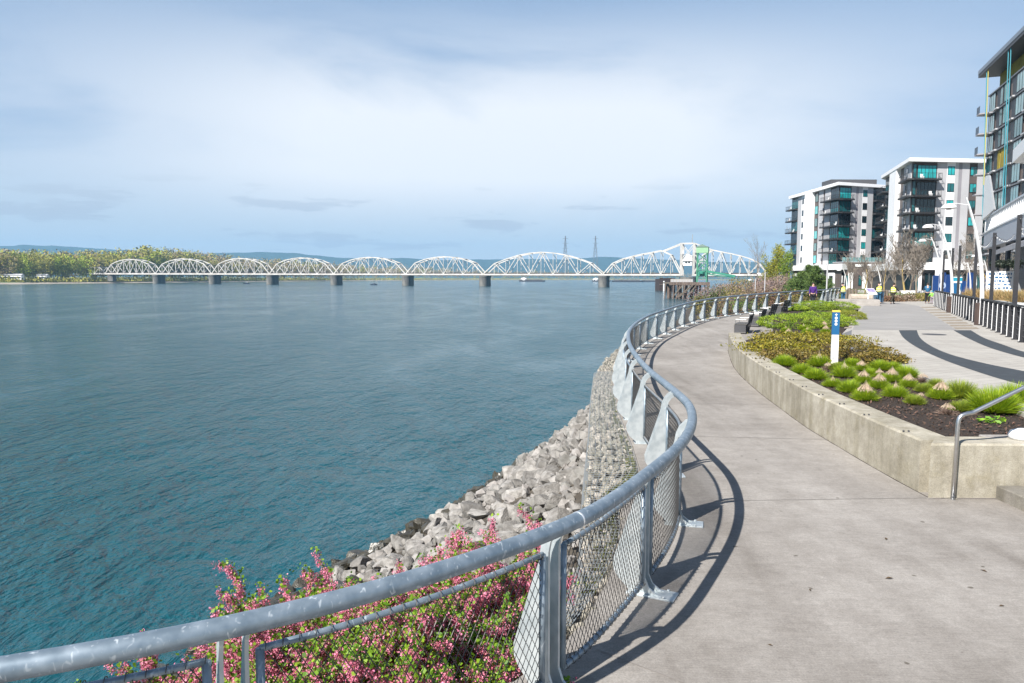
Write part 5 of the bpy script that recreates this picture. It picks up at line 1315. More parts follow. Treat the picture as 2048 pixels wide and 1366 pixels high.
for k in range(14): sd_.box(0, 6, 0, .12+.02*(k % 2), .7+k*.36, .7+k*.36+.35)
o = sd_.build('siding_wall', M('grey_siding', (.30, .31, .32), .7), pv_); o.location = (colx(2030, 57)-42, 57-62, 0)
slab('back_wall', .6, zb0-.02, 7, m_glassd, -4.5)
for k in (2, 6, 10, 14, 18): p = C0[k]; MB().box(p.x+.5, p.x+.8, p.y-.15, p.y+.15, .7, zb0).build('column', m_dgrey, pv_)
# small things under the awning
for i, (px, D) in enumerate([(1992, 60), (2004, 57), (2018, 54), (2032, 52)]):
    c = far(px, 534, D); shrub('hanging_basket', ['dark hanging plant basket under the awning, leftmost', 'dark hanging plant basket second from the left under the awning', 'dark hanging plant basket third under the awning', 'dark hanging plant basket nearest the siding wall'][i], 'hanging plant', (c.x, c.y, c.z), (.55, .55, .3), 50, 8, .14, M('dark_leaf', (.012, .022, .010), .6, island=.4), .15, .5, 300+i, .6, 'hanging baskets under the awning', 4, zmin=-1)

# ------------------------------------------------------------------ trees
m_bark = M('bark_grey', (.20, .165, .125), .9, var=.3, scale=3, stretch=(4, 4, .6))
m_barky = M('bark_yellow', (.30, .22, .08), .85, var=.3, scale=3, stretch=(4, 4, .6))
m_tw2 = M('grey_twig', (.22, .19, .16), .9, var=.2)
def bare_tree(label, base, H, seed, mat, group=None, levels=4, spread=.55, r0=.02, rmin=.0115, catn='tree', up=.25, tw=None, name='bare_tree'):
    r = random.Random(seed); t = empty(name, base, 0, label, catn, group); trunk = MB(); br = MB()
    def grow(p, d, L_, rad, lev):
        n = 5 if lev == 0 else 3; P = [p]
        for k in range(n):
            d = (d+Vector((r.gauss(0, .10), r.gauss(0, .10), up*.25 if lev else .05))).normalized(); P.append(P[-1]+d*L_/n)
        (trunk if lev == 0 else br).tube(P, [max(rmin, rad*(1-.55*k/n)) for k in range(n+1)], 6 if lev == 0 else (4 if lev == 1 else 3), cap=lev < 2)
        if lev >= levels: return
        for k in range(1, n+1):
            for _ in range((3 if k > n*.25 else 0) if lev == 0 else r.choice([2, 2, 3])):
                a = r.uniform(0, 6.28); dd = (d*1.0+Vector((math.cos(a), math.sin(a), r.uniform(-.1, .4)))*spread*r.uniform(.7, 1.4)); grow(P[k], dd.normalized(), L_*r.uniform(.42, .5)*(1.0 if lev == 0 else .95), rad*(1-.55*k/n)*.5, lev+1)
    grow(Vector((0, 0, -.2)), Vector((0, 0, 1)), H*.62, H*r0, 0)
    trunk.build('trunk', mat, t, smooth=True); br.build('branches', tw or m_tw2, t); return t
def cx_(px, D, z=.5): return (colx(px, D), D, z)
for px, D, H, sd, lab, mt in [(1811, 92, 8.2, 3, 'dense bare tree with yellowish trunk in front of the nearer apartments', m_barky), (1834, 90, 7.4, 4, 'bare tree with many grey twigs right of the yellowish trunk', m_bark), (1822, 100, 8.0, 5, 'bare grey tree standing behind the two densest bare trees', m_bark), (1795, 104, 7.2, 12, 'bare tree with spreading twigs left of the yellowish trunk', m_bark),
                              (1730, 104, 6.2, 6, 'slim bare tree with yellow bark before the dark storefronts', m_barky), (1702, 118, 6.6, 7, 'thin bare sapling near the grey lamp post', m_bark), (1745, 116, 6.4, 8, 'thin bare sapling right of the slim yellow tree', m_bark), (1770, 112, 6.6, 9, 'bare sapling left of the densest bare trees', m_barky)]:
    bare_tree(lab, cx_(px, D), H, sd, mt, 'bare trees before the apartment blocks', 4 if px in (1811, 1834) else 3, .6, .016)
for px, D, H, sd, lab in [(1914, 100, 8.0, 14, 'bare twiggy tree behind the kiosk sign'), (1932, 96, 8.4, 15, 'bare twiggy tree left of the tallest lamp'), (1984, 88, 6.5, 16, 'bare yellowish tree behind the awning end'), (2008, 84, 5.8, 17, 'bare yellowish tree behind the display board')]:
    bare_tree(lab, cx_(px, D), H, sd, m_barky if px > 1950 else m_bark, 'bare trees behind the terrace', 3, .7, .014)
bare_tree('tall bare tree standing alone left of the yellow green willow', cx_(1514, 250, 0), 17, 21, m_bark, None, 3, .5, .010)
bare_tree('bare tall tree rising behind the yellow green willow', cx_(1572, 230, 0), 21, 22, m_bark, None, 3, .45, .010)
m_wil = M('willow_leaf', (.21, .23, .012), .6, col2=(.36, .35, .03), scale=.4, island=.35, trans=.35)
m_grn = M('fresh_leaf', (.13, .22, .012), .6, col2=(.25, .33, .03), scale=.4, island=.35, trans=.3)
def leafy(label, base, H, W_, seed, mat, nst=7, leafs=.32, group=None, n=500, per=9, name='leafy_tree'):
    r = random.Random(seed); rs = np.random.RandomState(seed); t = empty(name, base, 0, label, 'tree', group); m = MB(); P = []
    for i in range(nst):
        a = r.uniform(0, 6.28); f = r.uniform(.1, 1); top = Vector((math.cos(a)*W_*f, math.sin(a)*W_*f, H*(1-.28*f*f)*r.uniform(.85, 1.05)))
        pts_ = [Vector((0, 0, -.3)), top*.35+Vector((0, 0, H*.08)), top*.7, top]; m.tube(pts_, [H*.012, H*.009, H*.005, .02], 5)
        for k in range(n//nst):
            u = r.uniform(.25, 1.02); q = pts_[1].lerp(pts_[3], max(0, (u-.3)/.7)) if u > .3 else pts_[0].lerp(pts_[1], u/.3)
            wv = W_*.30*(1.15-u)+W_*.08; P.append(q+Vector((r.gauss(0, wv), r.gauss(0, wv), r.gauss(0, H*.03))))
    m.build('trunk', m_bark, t)
    P = np.repeat(np.array([tuple(p) for p in P]), per, 0); P = P+rs.normal(size=P.shape)*np.array([W_*.05, W_*.05, H*.022]); P[:, 2] = np.maximum(P[:, 2], H*.08)
    link('crown', quads_mesh('crown', leaf_quads(P, leafs, .55, .2, rs)), mat, t); return t
leafy('bright yellow green willow beside the farther apartment block', cx_(1553, 215, -.5), 13.2, 3.8, 31, m_wil, 9, .36, None, 650, 7)
leafy('slimmer yellow green tree just right of the bright willow', cx_(1572, 205, -.5), 11.2, 2.8, 32, m_grn, 7, .34, None, 420, 7)
leafy('small yellow green tree low at the left foot of the willow', cx_(1540, 190, -.5), 7.0, 2.6, 33, m_wil, 7, .3, None, 300, 7)
# pines
m_pine = M('pine_needle', (.045, .095, .02), .7, col2=(.12, .185, .04), scale=.8, island=.45)
def pine(label, base, H, W_, seed, group):
    r = random.Random(seed); rs = np.random.RandomState(seed); t = empty('pine_tree', base, 0, label, 'pine tree', group)
    MB().tube([(0, 0, -.2), (0, 0, H)], [.09, .02], 6).build('trunk', m_bark, t); P = []
    k = 0
    while k < 95:
        f = r.random()**.8; a = r.uniform(0, 6.28); L_ = W_*(1-f)**.8*r.uniform(.7, 1.15)+.15
        for j in range(9): u = (j+1)/9; P.append((math.cos(a)*L_*u, math.sin(a)*L_*u, H*(.06+.92*f)+u*u*L_*.35-.1))
        k += 1
    P = np.repeat(np.array(P), 9, 0); P = P+rs.normal(size=P.shape)*.085; link('crown', quads_mesh('crown', leaf_quads(P, .28, .14, .3, rs)), m_pine, t)
for px, D, H, W_, sd, lab in [(1603, 80, 3.0, 2.0, 41, 'dark pine at the left of the pine group above the railing'), (1632, 78, 3.6, 1.9, 42, 'tallest dark pine behind the person in purple'), (1618, 84, 3.9, 1.8, 43, 'dark pine in the middle of the pine group'), (1646, 80, 2.6, 1.5, 44, 'low pine at the right of the group beside the grey lamp post'), (1590, 82, 2.4, 1.6, 45, 'small dark pine half hidden at the left end of the group')]: pine(lab, cx_(px, D, .5), H, W_, sd, 'pines by the railing')
# bank scrub: purple brown, olive and fresh green bushes along the shore
m_scr = M('scrub_brown', (.17, .125, .085), .9, col2=(.26, .19, .14), scale=.5, island=.35); m_scy = M('scrub_olive', (.16, .15, .03), .8, col2=(.25, .21, .06), scale=.5, island=.4, trans=.2); m_scg = M('scrub_green', (.10, .19, .015), .7, col2=(.20, .29, .03), scale=.5, island=.4, trans=.2); m_scp = M('scrub_purple', (.19, .13, .13), .9, col2=(.28, .20, .18), scale=.5, island=.35)
m_red = M('scrub_rust', (.10, .055, .03), .85, col2=(.17, .10, .05), scale=.5, island=.4)
SB = [(1412, 586, 170, 4.2, 4.2, 'p', 'pale purple bare bush at the shore right of the timber pier'), (1432, 590, 150, 3.6, 3.0, 'g', 'dark green bush next to the pale purple bush by the pier'), (1406, 598, 150, 2.6, 1.7, 'y', 'low yellow bush at the water below the purple bush'), (1465, 580, 190, 6, 5.5, 'b', 'broad brown bush behind the bank path'), (1490, 574, 200, 6, 5.5, 'y', 'yellow olive bush under the right arm of the bridge'), (1520, 580, 180, 5, 5.5, 'b', 'brown bush under the tall bare tree'),
      (1545, 584, 150, 4.5, 5.5, 'p', 'purple brown bush left below the willow'), (1570, 582, 140, 4, 5.0, 'b', 'tall brown bush below the slimmer yellow green tree'), (1456, 600, 110, 2.6, 1.8, 'b', 'small brown bush on the riprap below the bank path'), (1480, 606, 78, 1.6, 1.5, 'l', 'bright lime bush seen between two railing posts'), (1500, 600, 88, 2.4, 1.9, 'b', 'rusty bush seen through the railing right of the lime bush'), (1530, 600, 80, 2.4, 1.9, 'r', 'dark rust bush through the railing below the pale lamp'),
      (1555, 600, 78, 2.4, 2.0, 'y', 'olive bush through the railing left of the pines'), (1580, 600, 74, 2.2, 2.0, 'r', 'rust bush through the railing beneath the pines'), (1440, 612, 66, 2.0, 1.6, 'y', 'olive bush at the edge of the far riprap'), (1465, 612, 62, 1.7, 1.5, 'r', 'dark reddish bush at the far riprap edge'), (1515, 612, 64, 1.8, 1.5, 'g', 'green bush low behind the railing posts'), (1545, 610, 68, 1.8, 1.6, 'r', 'rust bush low behind the railing posts'), (1600, 600, 70, 2.0, 1.6, 'y', 'olive bush right behind the railing under the pines'),
      (1540, 566, 200, 5, 6, 'b', 'brown bush behind the pale lamp'), (1500, 588, 130, 3.5, 2.8, 'b', 'wide brown bush along the bank path'), (1475, 590, 140, 3.2, 2.6, 'y', 'olive bush on the shore slope'), (1447, 578, 230, 5, 4, 'b', 'brown bush by the bridge pier approach')]
mm_ = {'p': m_scp, 'b': m_scr, 'y': m_scy, 'g': M('scrub_dark_green', (.04, .075, .02), .8, col2=(.10, .12, .03), scale=.6, island=.4), 'l': m_scg, 'r': m_red}
for i, (px, py, D, rx, rz, k, lab) in enumerate(SB):
    c = far(px, py, D); X = c.x
    xt, zt_ = top_of(D); z = bk(X, D) if X < xt else (.35 if D > 64 else zb(D)-.3)
    z = max(z, WATER); h = max(rz*.5, (c.z-z)*.5+rz*.3)
    shrub('bank_shrub', lab, 'bush', (X, D, z-.1), (rx, rx, h), 260, 9, .10+D*.0016, mm_[k], .16, .45, 500+i, .35 if k in 'pb' else .6, 'bushes along the river bank', 16, stem_mat=m_tw2, lump=.4)
# dark planting strip at the plaza end
for i, (px, D, rx, rz, k, lab) in enumerate([(1775, 70, 1.6, .35, 'r', 'low dark planting left of the bare tree bed'), (1800, 71, 1.8, .45, 'b', 'low brown planting under the dense bare trees'), (1828, 72, 1.8, .55, 'y', 'rounded olive grass mound right of the dense trees'), (1845, 73, 1.3, .5, 'y', 'olive grass mound left of the adult in blue'), (1790, 74, 1.8, .5, 'l', 'fresh green planting behind the striding worker'), (1716, 78, 2.2, .5, 'l', 'green lawn edge shrub behind the first worker'), (1668, 80, 1.8, .7, 'b', 'pale brown grass mound behind the grey lamp post'), (1740, 76, 1.4, .4, 'l', 'green tuft between palisade and information panel')]):
    shrub('low_planting', lab, 'planting', cx_(px, D, .55), (rx, rx*.8, rz), 160, 9, .16, mm_[k], .14, .5, 700+i, .5, 'low plantings at the plaza end', 6, lump=.4)

# ------------------------------------------------------------------ steel truss bridge
BA, BB = 1677., -2.46        # bridge centre line  X = BA + BB*Y
def bpt(px, off=0):
    d = ray(px, 560); r = d[0]/d[1]; Y = BA/(r-BB); X = r*Y
    return Vector((X, Y, 0))
DECK = 5.6
m_steelw = M('bridge_paint', (.40, .375, .34), .7, col2=(.60, .585, .56), scale=.22)
m_steels = M('mast_steel', (.30, .26, .22), .7, var=.3, scale=.3)  # plain brownish steel for the bridge and barge masts
m_pier = M('pier_concrete', (.085, .085, .08), .9, col2=(.20, .19, .17), scale=.35, stretch=(1, 1, .4))
br = empty('railway_bridge', bpt(970), 0, 'long white steel truss railway bridge with swing span crossing the river', 'bridge'); bo = Vector(br.location)
bd = (bpt(318)-bpt(970)).normalized(); bn = Vector((-bd.y, bd.x, 0)); bn = bn if bn.y > 0 else -bn
def truss(nm, a, b_, hs, rail_extra=True, ch=1.0, portal=True):
    """a,b ends in plan; hs heights of upper chord at each panel point (0 at the ends)"""
    m = MB(); n = len(hs)-1; W_ = 4.6
    for s in (-1, 1):
        lo = [a+(b_-a)*k/n+bn*s*W_+Vector((0, 0, DECK)) for k in range(n+1)]; up_ = [p+Vector((0, 0, h)) for p, h in zip(lo, hs)]
        m.beam(lo[0], lo[n], .6, 1.0)
        for k in range(n):
            m.beam(up_[k], up_[k+1], .7, ch*.85)
        for k in range(1, n):
            if hs[k] > 0: m.beam(lo[k], up_[k], .42)
        for k in range(1, n-1):
            if k < n/2: 
                if k % 2 == 1: m.beam(up_[k], lo[k+1], .5); 
                else: m.beam(lo[k], up_[k+1], .5)
            else:
                if k % 2 == 0: m.beam(lo[k], up_[k+1], .5)
                else: m.beam(up_[k], lo[k+1], .5)
        for k in []:
            c = (lo[k]+up_[k+1])*.5 if k % 2 == 0 else (up_[k]+lo[k+1])*.5
            e_ = lo[k+1] if k % 2 == 0 else lo[k]
            m.beam(c, e_.lerp(c, 0)+Vector((0, 0, 0)), .4)
    for k in range(1, n):
        if hs[k] > 6:
            p = a+(b_-a)*k/n+Vector((0, 0, DECK+hs[k])); m.beam(p-bn*W_, p+bn*W_, .5, .8)
            m.beam(p-bn*W_-Vector((0, 0, 1.2)), p+bn*W_-Vector((0, 0, min(5, hs[k]*.4))), .35)
    m.v = [tuple(Vector(v)-bo) for v in m.v]
    o = m.build(nm, m_steelw, br)
    g = MB(); g.beam(a+Vector((0, 0, DECK-.9)), b_+Vector((0, 0, DECK-.9)), 8.0, .9); g.beam(a+Vector((0, 0, DECK+.9))-bn*3.6, b_+Vector((0, 0, DECK+.9))-bn*3.6, .3, 1.3); g.v = [tuple(Vector(v)-bo) for v in g.v]
    g.build('deck_girder', M('deck_dark', (.06, .05, .045), .8), o)
    e = MB(); e.beam(a+Vector((0, 0, DECK-.35))-bn*4.9, b_+Vector((0, 0, DECK-.35))-bn*4.9, .5, 1.1); e.v = [tuple(Vector(v)-bo) for v in e.v]; e.build('lower_chord', m_steelw, o)
    return o
hp = [0, 10.4, 13.8, 15.6, 16.4, 15.6, 13.8, 10.4, 0]
PX = [218, 318, 430, 545, 673, 816, 970]
for a, b_ in zip(PX, PX[1:]): truss('truss_span', bpt(b_), bpt(a), hp)
hp2 = [0, 9.6, 13.6, 16.8, 18.8, 19.6, 18.8, 16.8, 13.6, 9.6, 0]
truss('truss_span', bpt(1208), bpt(970), hp2)
truss('approach_span', bpt(218), bpt(176), [0, 7.4, 7.4, 7.4, 0], ch=.7)
pv0, pv1 = bpt(1363), bpt(1388)
truss('swing_span_arm', pv0, bpt(1208), [0, 16, 20, 18.4, 17.0, 15.2, 13.0, 9.4, 0])
truss('swing_span_arm', bpt(1536), pv1, [0, 9.4, 13.0, 15.2, 17.0, 18.4, 20, 16, 0])
tw_ = MB()
for p in (pv0, pv1):
    for s in (-1, 1): q = p+bn*s*4.6; tw_.beam(q+Vector((0, 0, DECK-1)), q+Vector((0, 0, DECK+26)), 1.6)
    for z in (8, 15, 25.5): tw_.beam(p-bn*4.6+Vector((0, 0, DECK+z)), p+bn*4.6+Vector((0, 0, DECK+z)), .8)
for s in (-1, 1):
    for z in (25.6, 11.5): tw_.beam(pv0+bn*s*4.6+Vector((0, 0, DECK+z)), pv1+bn*s*4.6+Vector((0, 0, DECK+z)), .9)
    tw_.beam(pv0+bn*s*4.6+Vector((0, 0, DECK+12)), pv1+bn*s*4.6+Vector((0, 0, DECK+25)), .4); tw_.beam(pv0+bn*s*4.6+Vector((0, 0, DECK+25)), pv1+bn*s*4.6+Vector((0, 0, DECK+12)), .4)
    d1 = (pv0-bpt(1208))/8; d2 = (bpt(1536)-pv1)/8
    tw_.beam(pv0+bn*s*4.6+Vector((0, 0, DECK+25.6)), pv0-d1*2+bn*s*4.6+Vector((0, 0, DECK+19)), .8); tw_.beam(pv1+bn*s*4.6+Vector((0, 0, DECK+25.6)), pv1+d2*2+bn*s*4.6+Vector((0, 0, DECK+20)), .8)
tw_.v = [tuple(Vector(v)-bo) for v in tw_.v]; swt = tw_.build('swing_tower', m_steelw, br)
c = (pv0+pv1)/2-bo; mt = Matrix.Translation(c) @ Matrix.Rotation(math.atan2(bd.y, bd.x), 4, 'Z')
h = MB(); h.box(-3.6, 3.6, -4, 4, DECK+7.5, DECK+15, mt); h.add([mt @ Vector(v) for v in [(-3.9, -4.3, DECK+15), (3.9, -4.3, DECK+15), (3.9, 4.3, DECK+15), (-3.9, 4.3, DECK+15), (0, -4.3, DECK+17.2), (0, 4.3, DECK+17.2)]], [(0, 1, 4), (1, 2, 5, 4), (2, 3, 5), (3, 0, 4, 5)]); oh = h.build('operator_house', m_white, swt)
h = MB()
for x in (-2.2, 0.1): h.box(x, x+1.6, -4.1, -3.98, DECK+9.2, DECK+11.2, mt); h.box(x, x+1.6, 3.98, 4.1, DECK+9.2, DECK+11.2, mt)
h.build('window', m_glassd, oh)
MB().tube([c+Vector((3, 0, DECK+25)), c+Vector((3, 0, DECK+33))], .18, 5).build('mast', m_steels, swt)
m = MB(); q = [(5.5 if k % 2 else 5.5)*1 for k in range(1)]
first = None
for px in (318, 430, 545, 673, 816, 970, 1208):
    p = bpt(px)-bo
    if first is None:
        pr = MB(); n = 18; vs = []
        for z, f in ((WATER-3, 1.06), (DECK-2.6, 1.0), (DECK-2.59, 1.1), (DECK-1.4, 1.1)):
            for k in range(n): a = 2*PI*k/n; u = math.cos(a)*3.8*f; w_ = math.sin(a)*3.8*f+(3.6 if math.sin(a) >= 0 else -3.6)*1.0; vs.append(bd*u+bn*w_+Vector((0, 0, z)))
        pr.add(vs, [(i*n+k, i*n+(k+1) % n, (i+1)*n+(k+1) % n, (i+1)*n+k) for i in range(3) for k in range(n)]+[tuple(3*n+k for k in range(n))]); first = pr.build('pier', m_pier, br); o = first
    else: o = dup(first)
    o.location = p
p = (pv0+pv1)/2-bo
MB().lathe([(0, -8), (7.2, -8), (6.8, DECK-2), (0, DECK-2)], 22, tuple(p)).build('pivot_pier', m_pier, br)
sb = bpt(224)-bo; MB().box(sb.x-3, sb.x+3, sb.y-4, sb.y+4, -3, DECK-1.3).build('abutment_pier', m_pier, br)

# green machinery tower in front of the swing span
D = 560; gp_ = far(1404, 556, D); gt_ = empty('green_tower', (gp_.x, D, 0), R(-20), 'tall green steel tower with gabled machinery house in front of the swing span', 'tower')
m_gr = M('tower_green', (.24, .42, .24), .6, var=.08, scale=.3); m_grd = M('tower_green_steel', (.05, .22, .12), .6, var=.1, scale=.3)
zt2 = far(1404, 506, D).z; zr = far(1404, 491, D).z
MB().box(-4.3, 4.3, -3.6, 3.6, zt2, zr-1.2).build('machinery_house', m_gr, gt_)
MB().add([(-4.7, -4, zr-1.2), (4.7, -4, zr-1.2), (4.7, 4, zr-1.2), (-4.7, 4, zr-1.2), (0, -4, zr+.8), (0, 4, zr+.8)], [(0, 1, 4), (1, 2, 5, 4), (2, 3, 5), (3, 0, 4, 5), (3, 2, 1, 0)]).build('roof', M('roof_green_grey', (.16, .22, .18), .7), gt_)
lg = MB()
for sx in (-3.6, 3.6):
    for sy in (-3, 3): lg.beam((sx, sy, -1), (sx, sy, zt2), .7)
for sy in (-3, 3):
    for k in range(3): z0_ = 3+k*(zt2-3)/3; z1_ = 3+(k+1)*(zt2-3)/3; lg.beam((-3.6, sy, z0_), (3.6, sy, z1_), .35); lg.beam((3.6, sy, z0_), (-3.6, sy, z1_), .35); lg.beam((-3.6, sy, z0_), (3.6, sy, z0_), .45)
lg.build('legs', m_grd, gt_)
mc = MB(); mc.box(-3.2, 3.2, -2.6, 2.6, 4.5, 8.5); mc.beam((3, -2, 8), (24, -4, 4.2), 1.6); mc.beam((3, -2, 6), (24, -4, 3.2), .8); mc.lathe([(0, 0), (1.8, 0), (1.8, 1.4), (0, 1.4)], 14, (0, -3.6, 6)); mc.build('machinery', M('green_machine', (.03, .20, .13), .5, var=.2, scale=.5), gt_)

# ------------------------------------------------------------------ timber pier and dark fender
D = 290; t0 = far(1340, 570, D); tp_ = empty('timber_pier', (t0.x, D, 0), 0, 'old timber pier on crooked piles with a railing at the shore', 'pier')
x1 = colx(1418, D)-t0.x; r = random.Random(9); p0 = None
dk = far(1370, 563, D).z
MB().box(0, x1, -1, 13, dk-.9, dk-.35).build('deck', m_wood, tp_); MB().box(-.6, x1, -1.6, -1.02, dk-1.4, dk-.2).build('deck_beam', m_woodd, tp_)
MB().box(2.2, 9.5, 3, 9, dk-.35, dk+.9).build('pale_cabin_base', m_grey, tp_)
g = MB()
for k in range(8): g.box(k*1.1, k*1.1+.15, -.9, -.75, dk-.35, dk+.9)
g.box(0, 7.9, -.92, -.73, dk+.75, dk+.95); g.box(0, 7.9, -.92, -.73, dk+.2, dk+.35); g.build('pier_railing', M('pale_timber', (.42, .38, .32), .8, var=.2), tp_)
for k in range(42):
    if p0 is None: p0 = MB().tube([(0, 0, -9), (0, 0, dk-.9)], .33, 8).build('pile', m_woodd, tp_); o = p0
    else: o = dup(p0)
    x = r.uniform(-.2, x1); y = r.choice([-1.2, 1, 4, 8, 12])+r.uniform(-.5, .5); o.location = (x, y, 0); o.rotation_euler = (r.gauss(0, .06), r.gauss(0, .10), 0); o.scale = (r.uniform(.7, 1.2),)*2+(1,)
bc = MB()
for k in range(6): x = r.uniform(0, x1-5); bc.beam((x, -1.6, -4.6), (x+r.uniform(3, 6), -1.6, dk-1.5), .35)
bc.build('cross_braces', m_wood, tp_)
D = 470; f0_ = far(1320, 570, D); x1 = colx(1352, D)-f0_.x; ft = empty('timber_fender', (f0_.x, D, 0), 0, 'dark timber fender wall guarding the swing pier, one white pile in front', 'fender')
zt3 = far(1335, 556, D).z; q0 = None
for k in range(int(x1/.75)):
    if q0 is None: q0 = MB().box(-.34, .34, -.35, .35, -8, zt3).build('plank_pile', M('dark_timber', (.045, .028, .024), .85, var=.3, scale=.6), ft); o = q0
    else: o = dup(q0)
    o.location = (k*.75, 0, 0); o.scale = (1, 1, r.uniform(.96, 1.06))
MB().box(-.4, x1, .4, 14, -7, zt3-.5).build('fender_body', MATS['dark_timber'], ft)
wp = MB().tube([(0, 0, -9), (0, 0, 1.0)], .42, 8).build('white_pile', m_white, ft); wp.location = (colx(1328, D-3)-f0_.x, -3, 0)
MB().box(-.4, x1, -.75, -.4, -1.6, -1.1).build('wale', m_woodd, ft)

# ------------------------------------------------------------------ boats, barges, pylons
def hull(L_, B_, H_, rake=.12):
    m = MB(); P = [(-L_/2, -B_/2), (L_/2*(1-rake), -B_/2), (L_/2, -B_*.2), (L_/2, B_*.2), (L_/2*(1-rake), B_/2), (-L_/2, B_/2)]
    vs = [(x*.93, y*.9, -.6) for x, y in P]+[(x, y, H_) for x, y in P]; n = 6
    return m.add(vs, [tuple(range(n-1, -1, -1)), tuple(range(n, 2*n))]+[(i, (i+1) % n, n+(i+1) % n, n+i) for i in range(n)])
def barge(px, D, L_, lab, dome=False, low=False, src_tanks=5):
    t = empty('barge', (colx(px, D), D, WATER), 0, lab, 'barge', 'barges moored beyond the bridge')
    hull(L_, 15, 2.6).build('hull', M('barge_hull', (.05, .045, .05), .7, var=.2, scale=.2), t)
    MB().box(-L_*.42, L_*.38, -6, 6, 2.6, 4.6 if not low else 3.6).build('cargo', M('barge_cargo', (.12, .11, .10), .8, var=.3, scale=.2), t)
    if dome: MB().lathe([(0, 0), (6.6, 0), (6.2, 2.4), (4, 4.4), (0, 5.4)], 16, (-L_*.3, 0, 2.7)).build('white_dome', m_white, t)
    r = random.Random(px)
    for k in range(6): x = -L_*.36+k*L_*.13; MB().box(x, x+L_*.06, -5, 5, 4.6 if not low else 3.6, (5.2 if not low else 4.2)+r.random()*1.2).build('hatch', M('barge_hatch', (.22, .23, .22), .7), t)
    for k in (-.2, .2): MB().tube([(L_*k, 0, 3), (L_*k, 0, 11)], .2, 5).build('mast', m_steels, t)
barge(1064, 1500, 54, 'dark barge with a white dome at its left end under the longest span', True); barge(1203, 1600, 40, 'short barge with white dome just left of the rightmost pier', True); barge(1255, 1500, 64, 'long greenish barge right of the rightmost pier', False); barge(1302, 1550, 44, 'low barge nearest to the dark fender', False, True)
def boat(px, D, lab):
    t = empty('motor_boat', (colx(px, D), D, WATER), R(20), lab, 'motor boat', 'small boats on the river'); hull(6.4, 2.4, .9, .3).build('hull', M('boat_hull', (.04, .06, .10), .5), t)
    MB().box(-.8, 1.2, -.9, .9, .9, 2.2).build('cabin', m_white, t); MB().box(-.7, 1.23, -.93, .93, 1.4, 1.95).build('window', m_glassd, t); MB().box(-3.5, -3.0, -.4, .4, -.2, 1.5).build('outboard_motor', m_black, t)
boat(493, 830, 'tiny motor boat with white cabin between the third and second bridge piers at the left'); boat(748, 760, 'small dark motor boat left of the middle bridge pier')
def pylon(px, ytop, D, lab):
    z1 = far(px, ytop, D).z; t = empty('power_pylon', (colx(px, D), D, 0), R(15), lab, 'pylon', 'power pylons on the far shore'); m = MB(); b_ = z1*.085; n = 7; q = []
    for k in range(n+1): f = k/n; w_ = b_*(1-f)**1.3+.5; q.append([(sx*w_, sy*w_, -2+(z1+2)*f) for sx, sy in ((-1, -1), (1, -1), (1, 1), (-1, 1))])
    for k in range(n):
        for c in range(4): m.beam(q[k][c], q[k+1][c], .5); m.beam(q[k][c], q[k+1][(c+1) % 4], .3); m.beam(q[k+1][c], q[k+1][(c+1) % 4], .3)
    m.build('lattice', M('pylon_steel', (.16, .17, .19), .6), t)
    a = MB()
    for f in (.72, .83, .94): a.beam((-z1*.07, 0, z1*f), (z1*.07, 0, z1*f), .5)
    a.build('cross_arms', MATS['pylon_steel'], t)
pylon(1130, 472, 1500, 'left power pylon rising behind the longest truss span'); pylon(1190, 472, 1700, 'right power pylon rising behind the longest truss span')

# ------------------------------------------------------------------ far bank wood
def far_tree_mesh(seed, H=1., n=90):
    rs = np.random.RandomState(seed); k = 9; c = rs.normal(size=(k, 3))*np.array([.14, .14, .19])+np.array([0, 0, .54]); c[:, 2] = np.clip(c[:, 2], .12, .93)
    P = np.repeat(c, n//k, 0)+rs.normal(size=(n//k*k, 3))*np.array([.075, .075, .075]); P[:, 2] = np.clip(P[:, 2], .03, 1.03)
    return P
def far_shore(i):
    return FS[i]
m_fw = [M('wood_olive', (.25, .25, .035), .9, col2=(.36, .34, .07), scale=.03, island=.2), M('wood_green', (.25, .33, .02), .9, col2=(.37, .43, .05), scale=.03, island=.2), M('wood_brown', (.26, .205, .10), .9, col2=(.35, .28, .15), scale=.03, island=.18)]
m_ftr = M('far_trunk', (.20, .17, .13), .9)
def stem_mb(mb, c, H, seed):
    r = random.Random(seed); c = Vector(c)
    for k in range(2): mb.tube([c+Vector((r.uniform(-1, 1), 0, -1)), c+Vector((r.uniform(-1.5, 1.5), 0, H*.75))], [.35, .12], 3, cap=False)
rs = np.random.RandomState(99); rF = random.Random(12)
def shore_at(px):      # distance along the ray where the far shoreline is met
    d = ray(px, 560); r = d[0]/d[1]
    for (a, b_) in zip(FS, FS[1:]):
        fa = a[0]-r*a[1]; fb = b_[0]-r*b_[1]
        if fa*fb <= 0 and a[1] > 0: f = fa/(fa-fb); return a[1]+(b_[1]-a[1])*f
    return 3200
HT = [(-400, 497), (0, 498), (60, 502), (150, 503), (240, 500), (300, 494), (360, 500), (420, 507), (480, 514), (560, 520), (640, 524), (700, 528), (800, 531), (900, 536), (1000, 540), (1200, 543), (1500, 546)]
acc = {0: [], 1: [], 2: []}; accs = []; trunks = MB()
proto_ft = []
for i in range(5):
    me = quads_mesh('far_crown', leaf_quads(far_tree_mesh(200+i, n=520), .05, .7, .9, rs)); proto_ft.append(me)
tk = MB(); stem_mb(tk, (0, 0, 0), 1, 3); 
tkm = MB().tube([(0, 0, -.03), (.01, 0, .7)], [.012, .004], 4).mesh('far_trunk'); tkm.materials.append(m_ftr)
x = -60
cnt = 0
lab3 = ['olive spring tree in the front row of the wood on the far bank', 'fresh green tree in the front row of the wood on the far bank', 'brown bare looking tree in the front row of the wood on the far bank']
meshes = {}
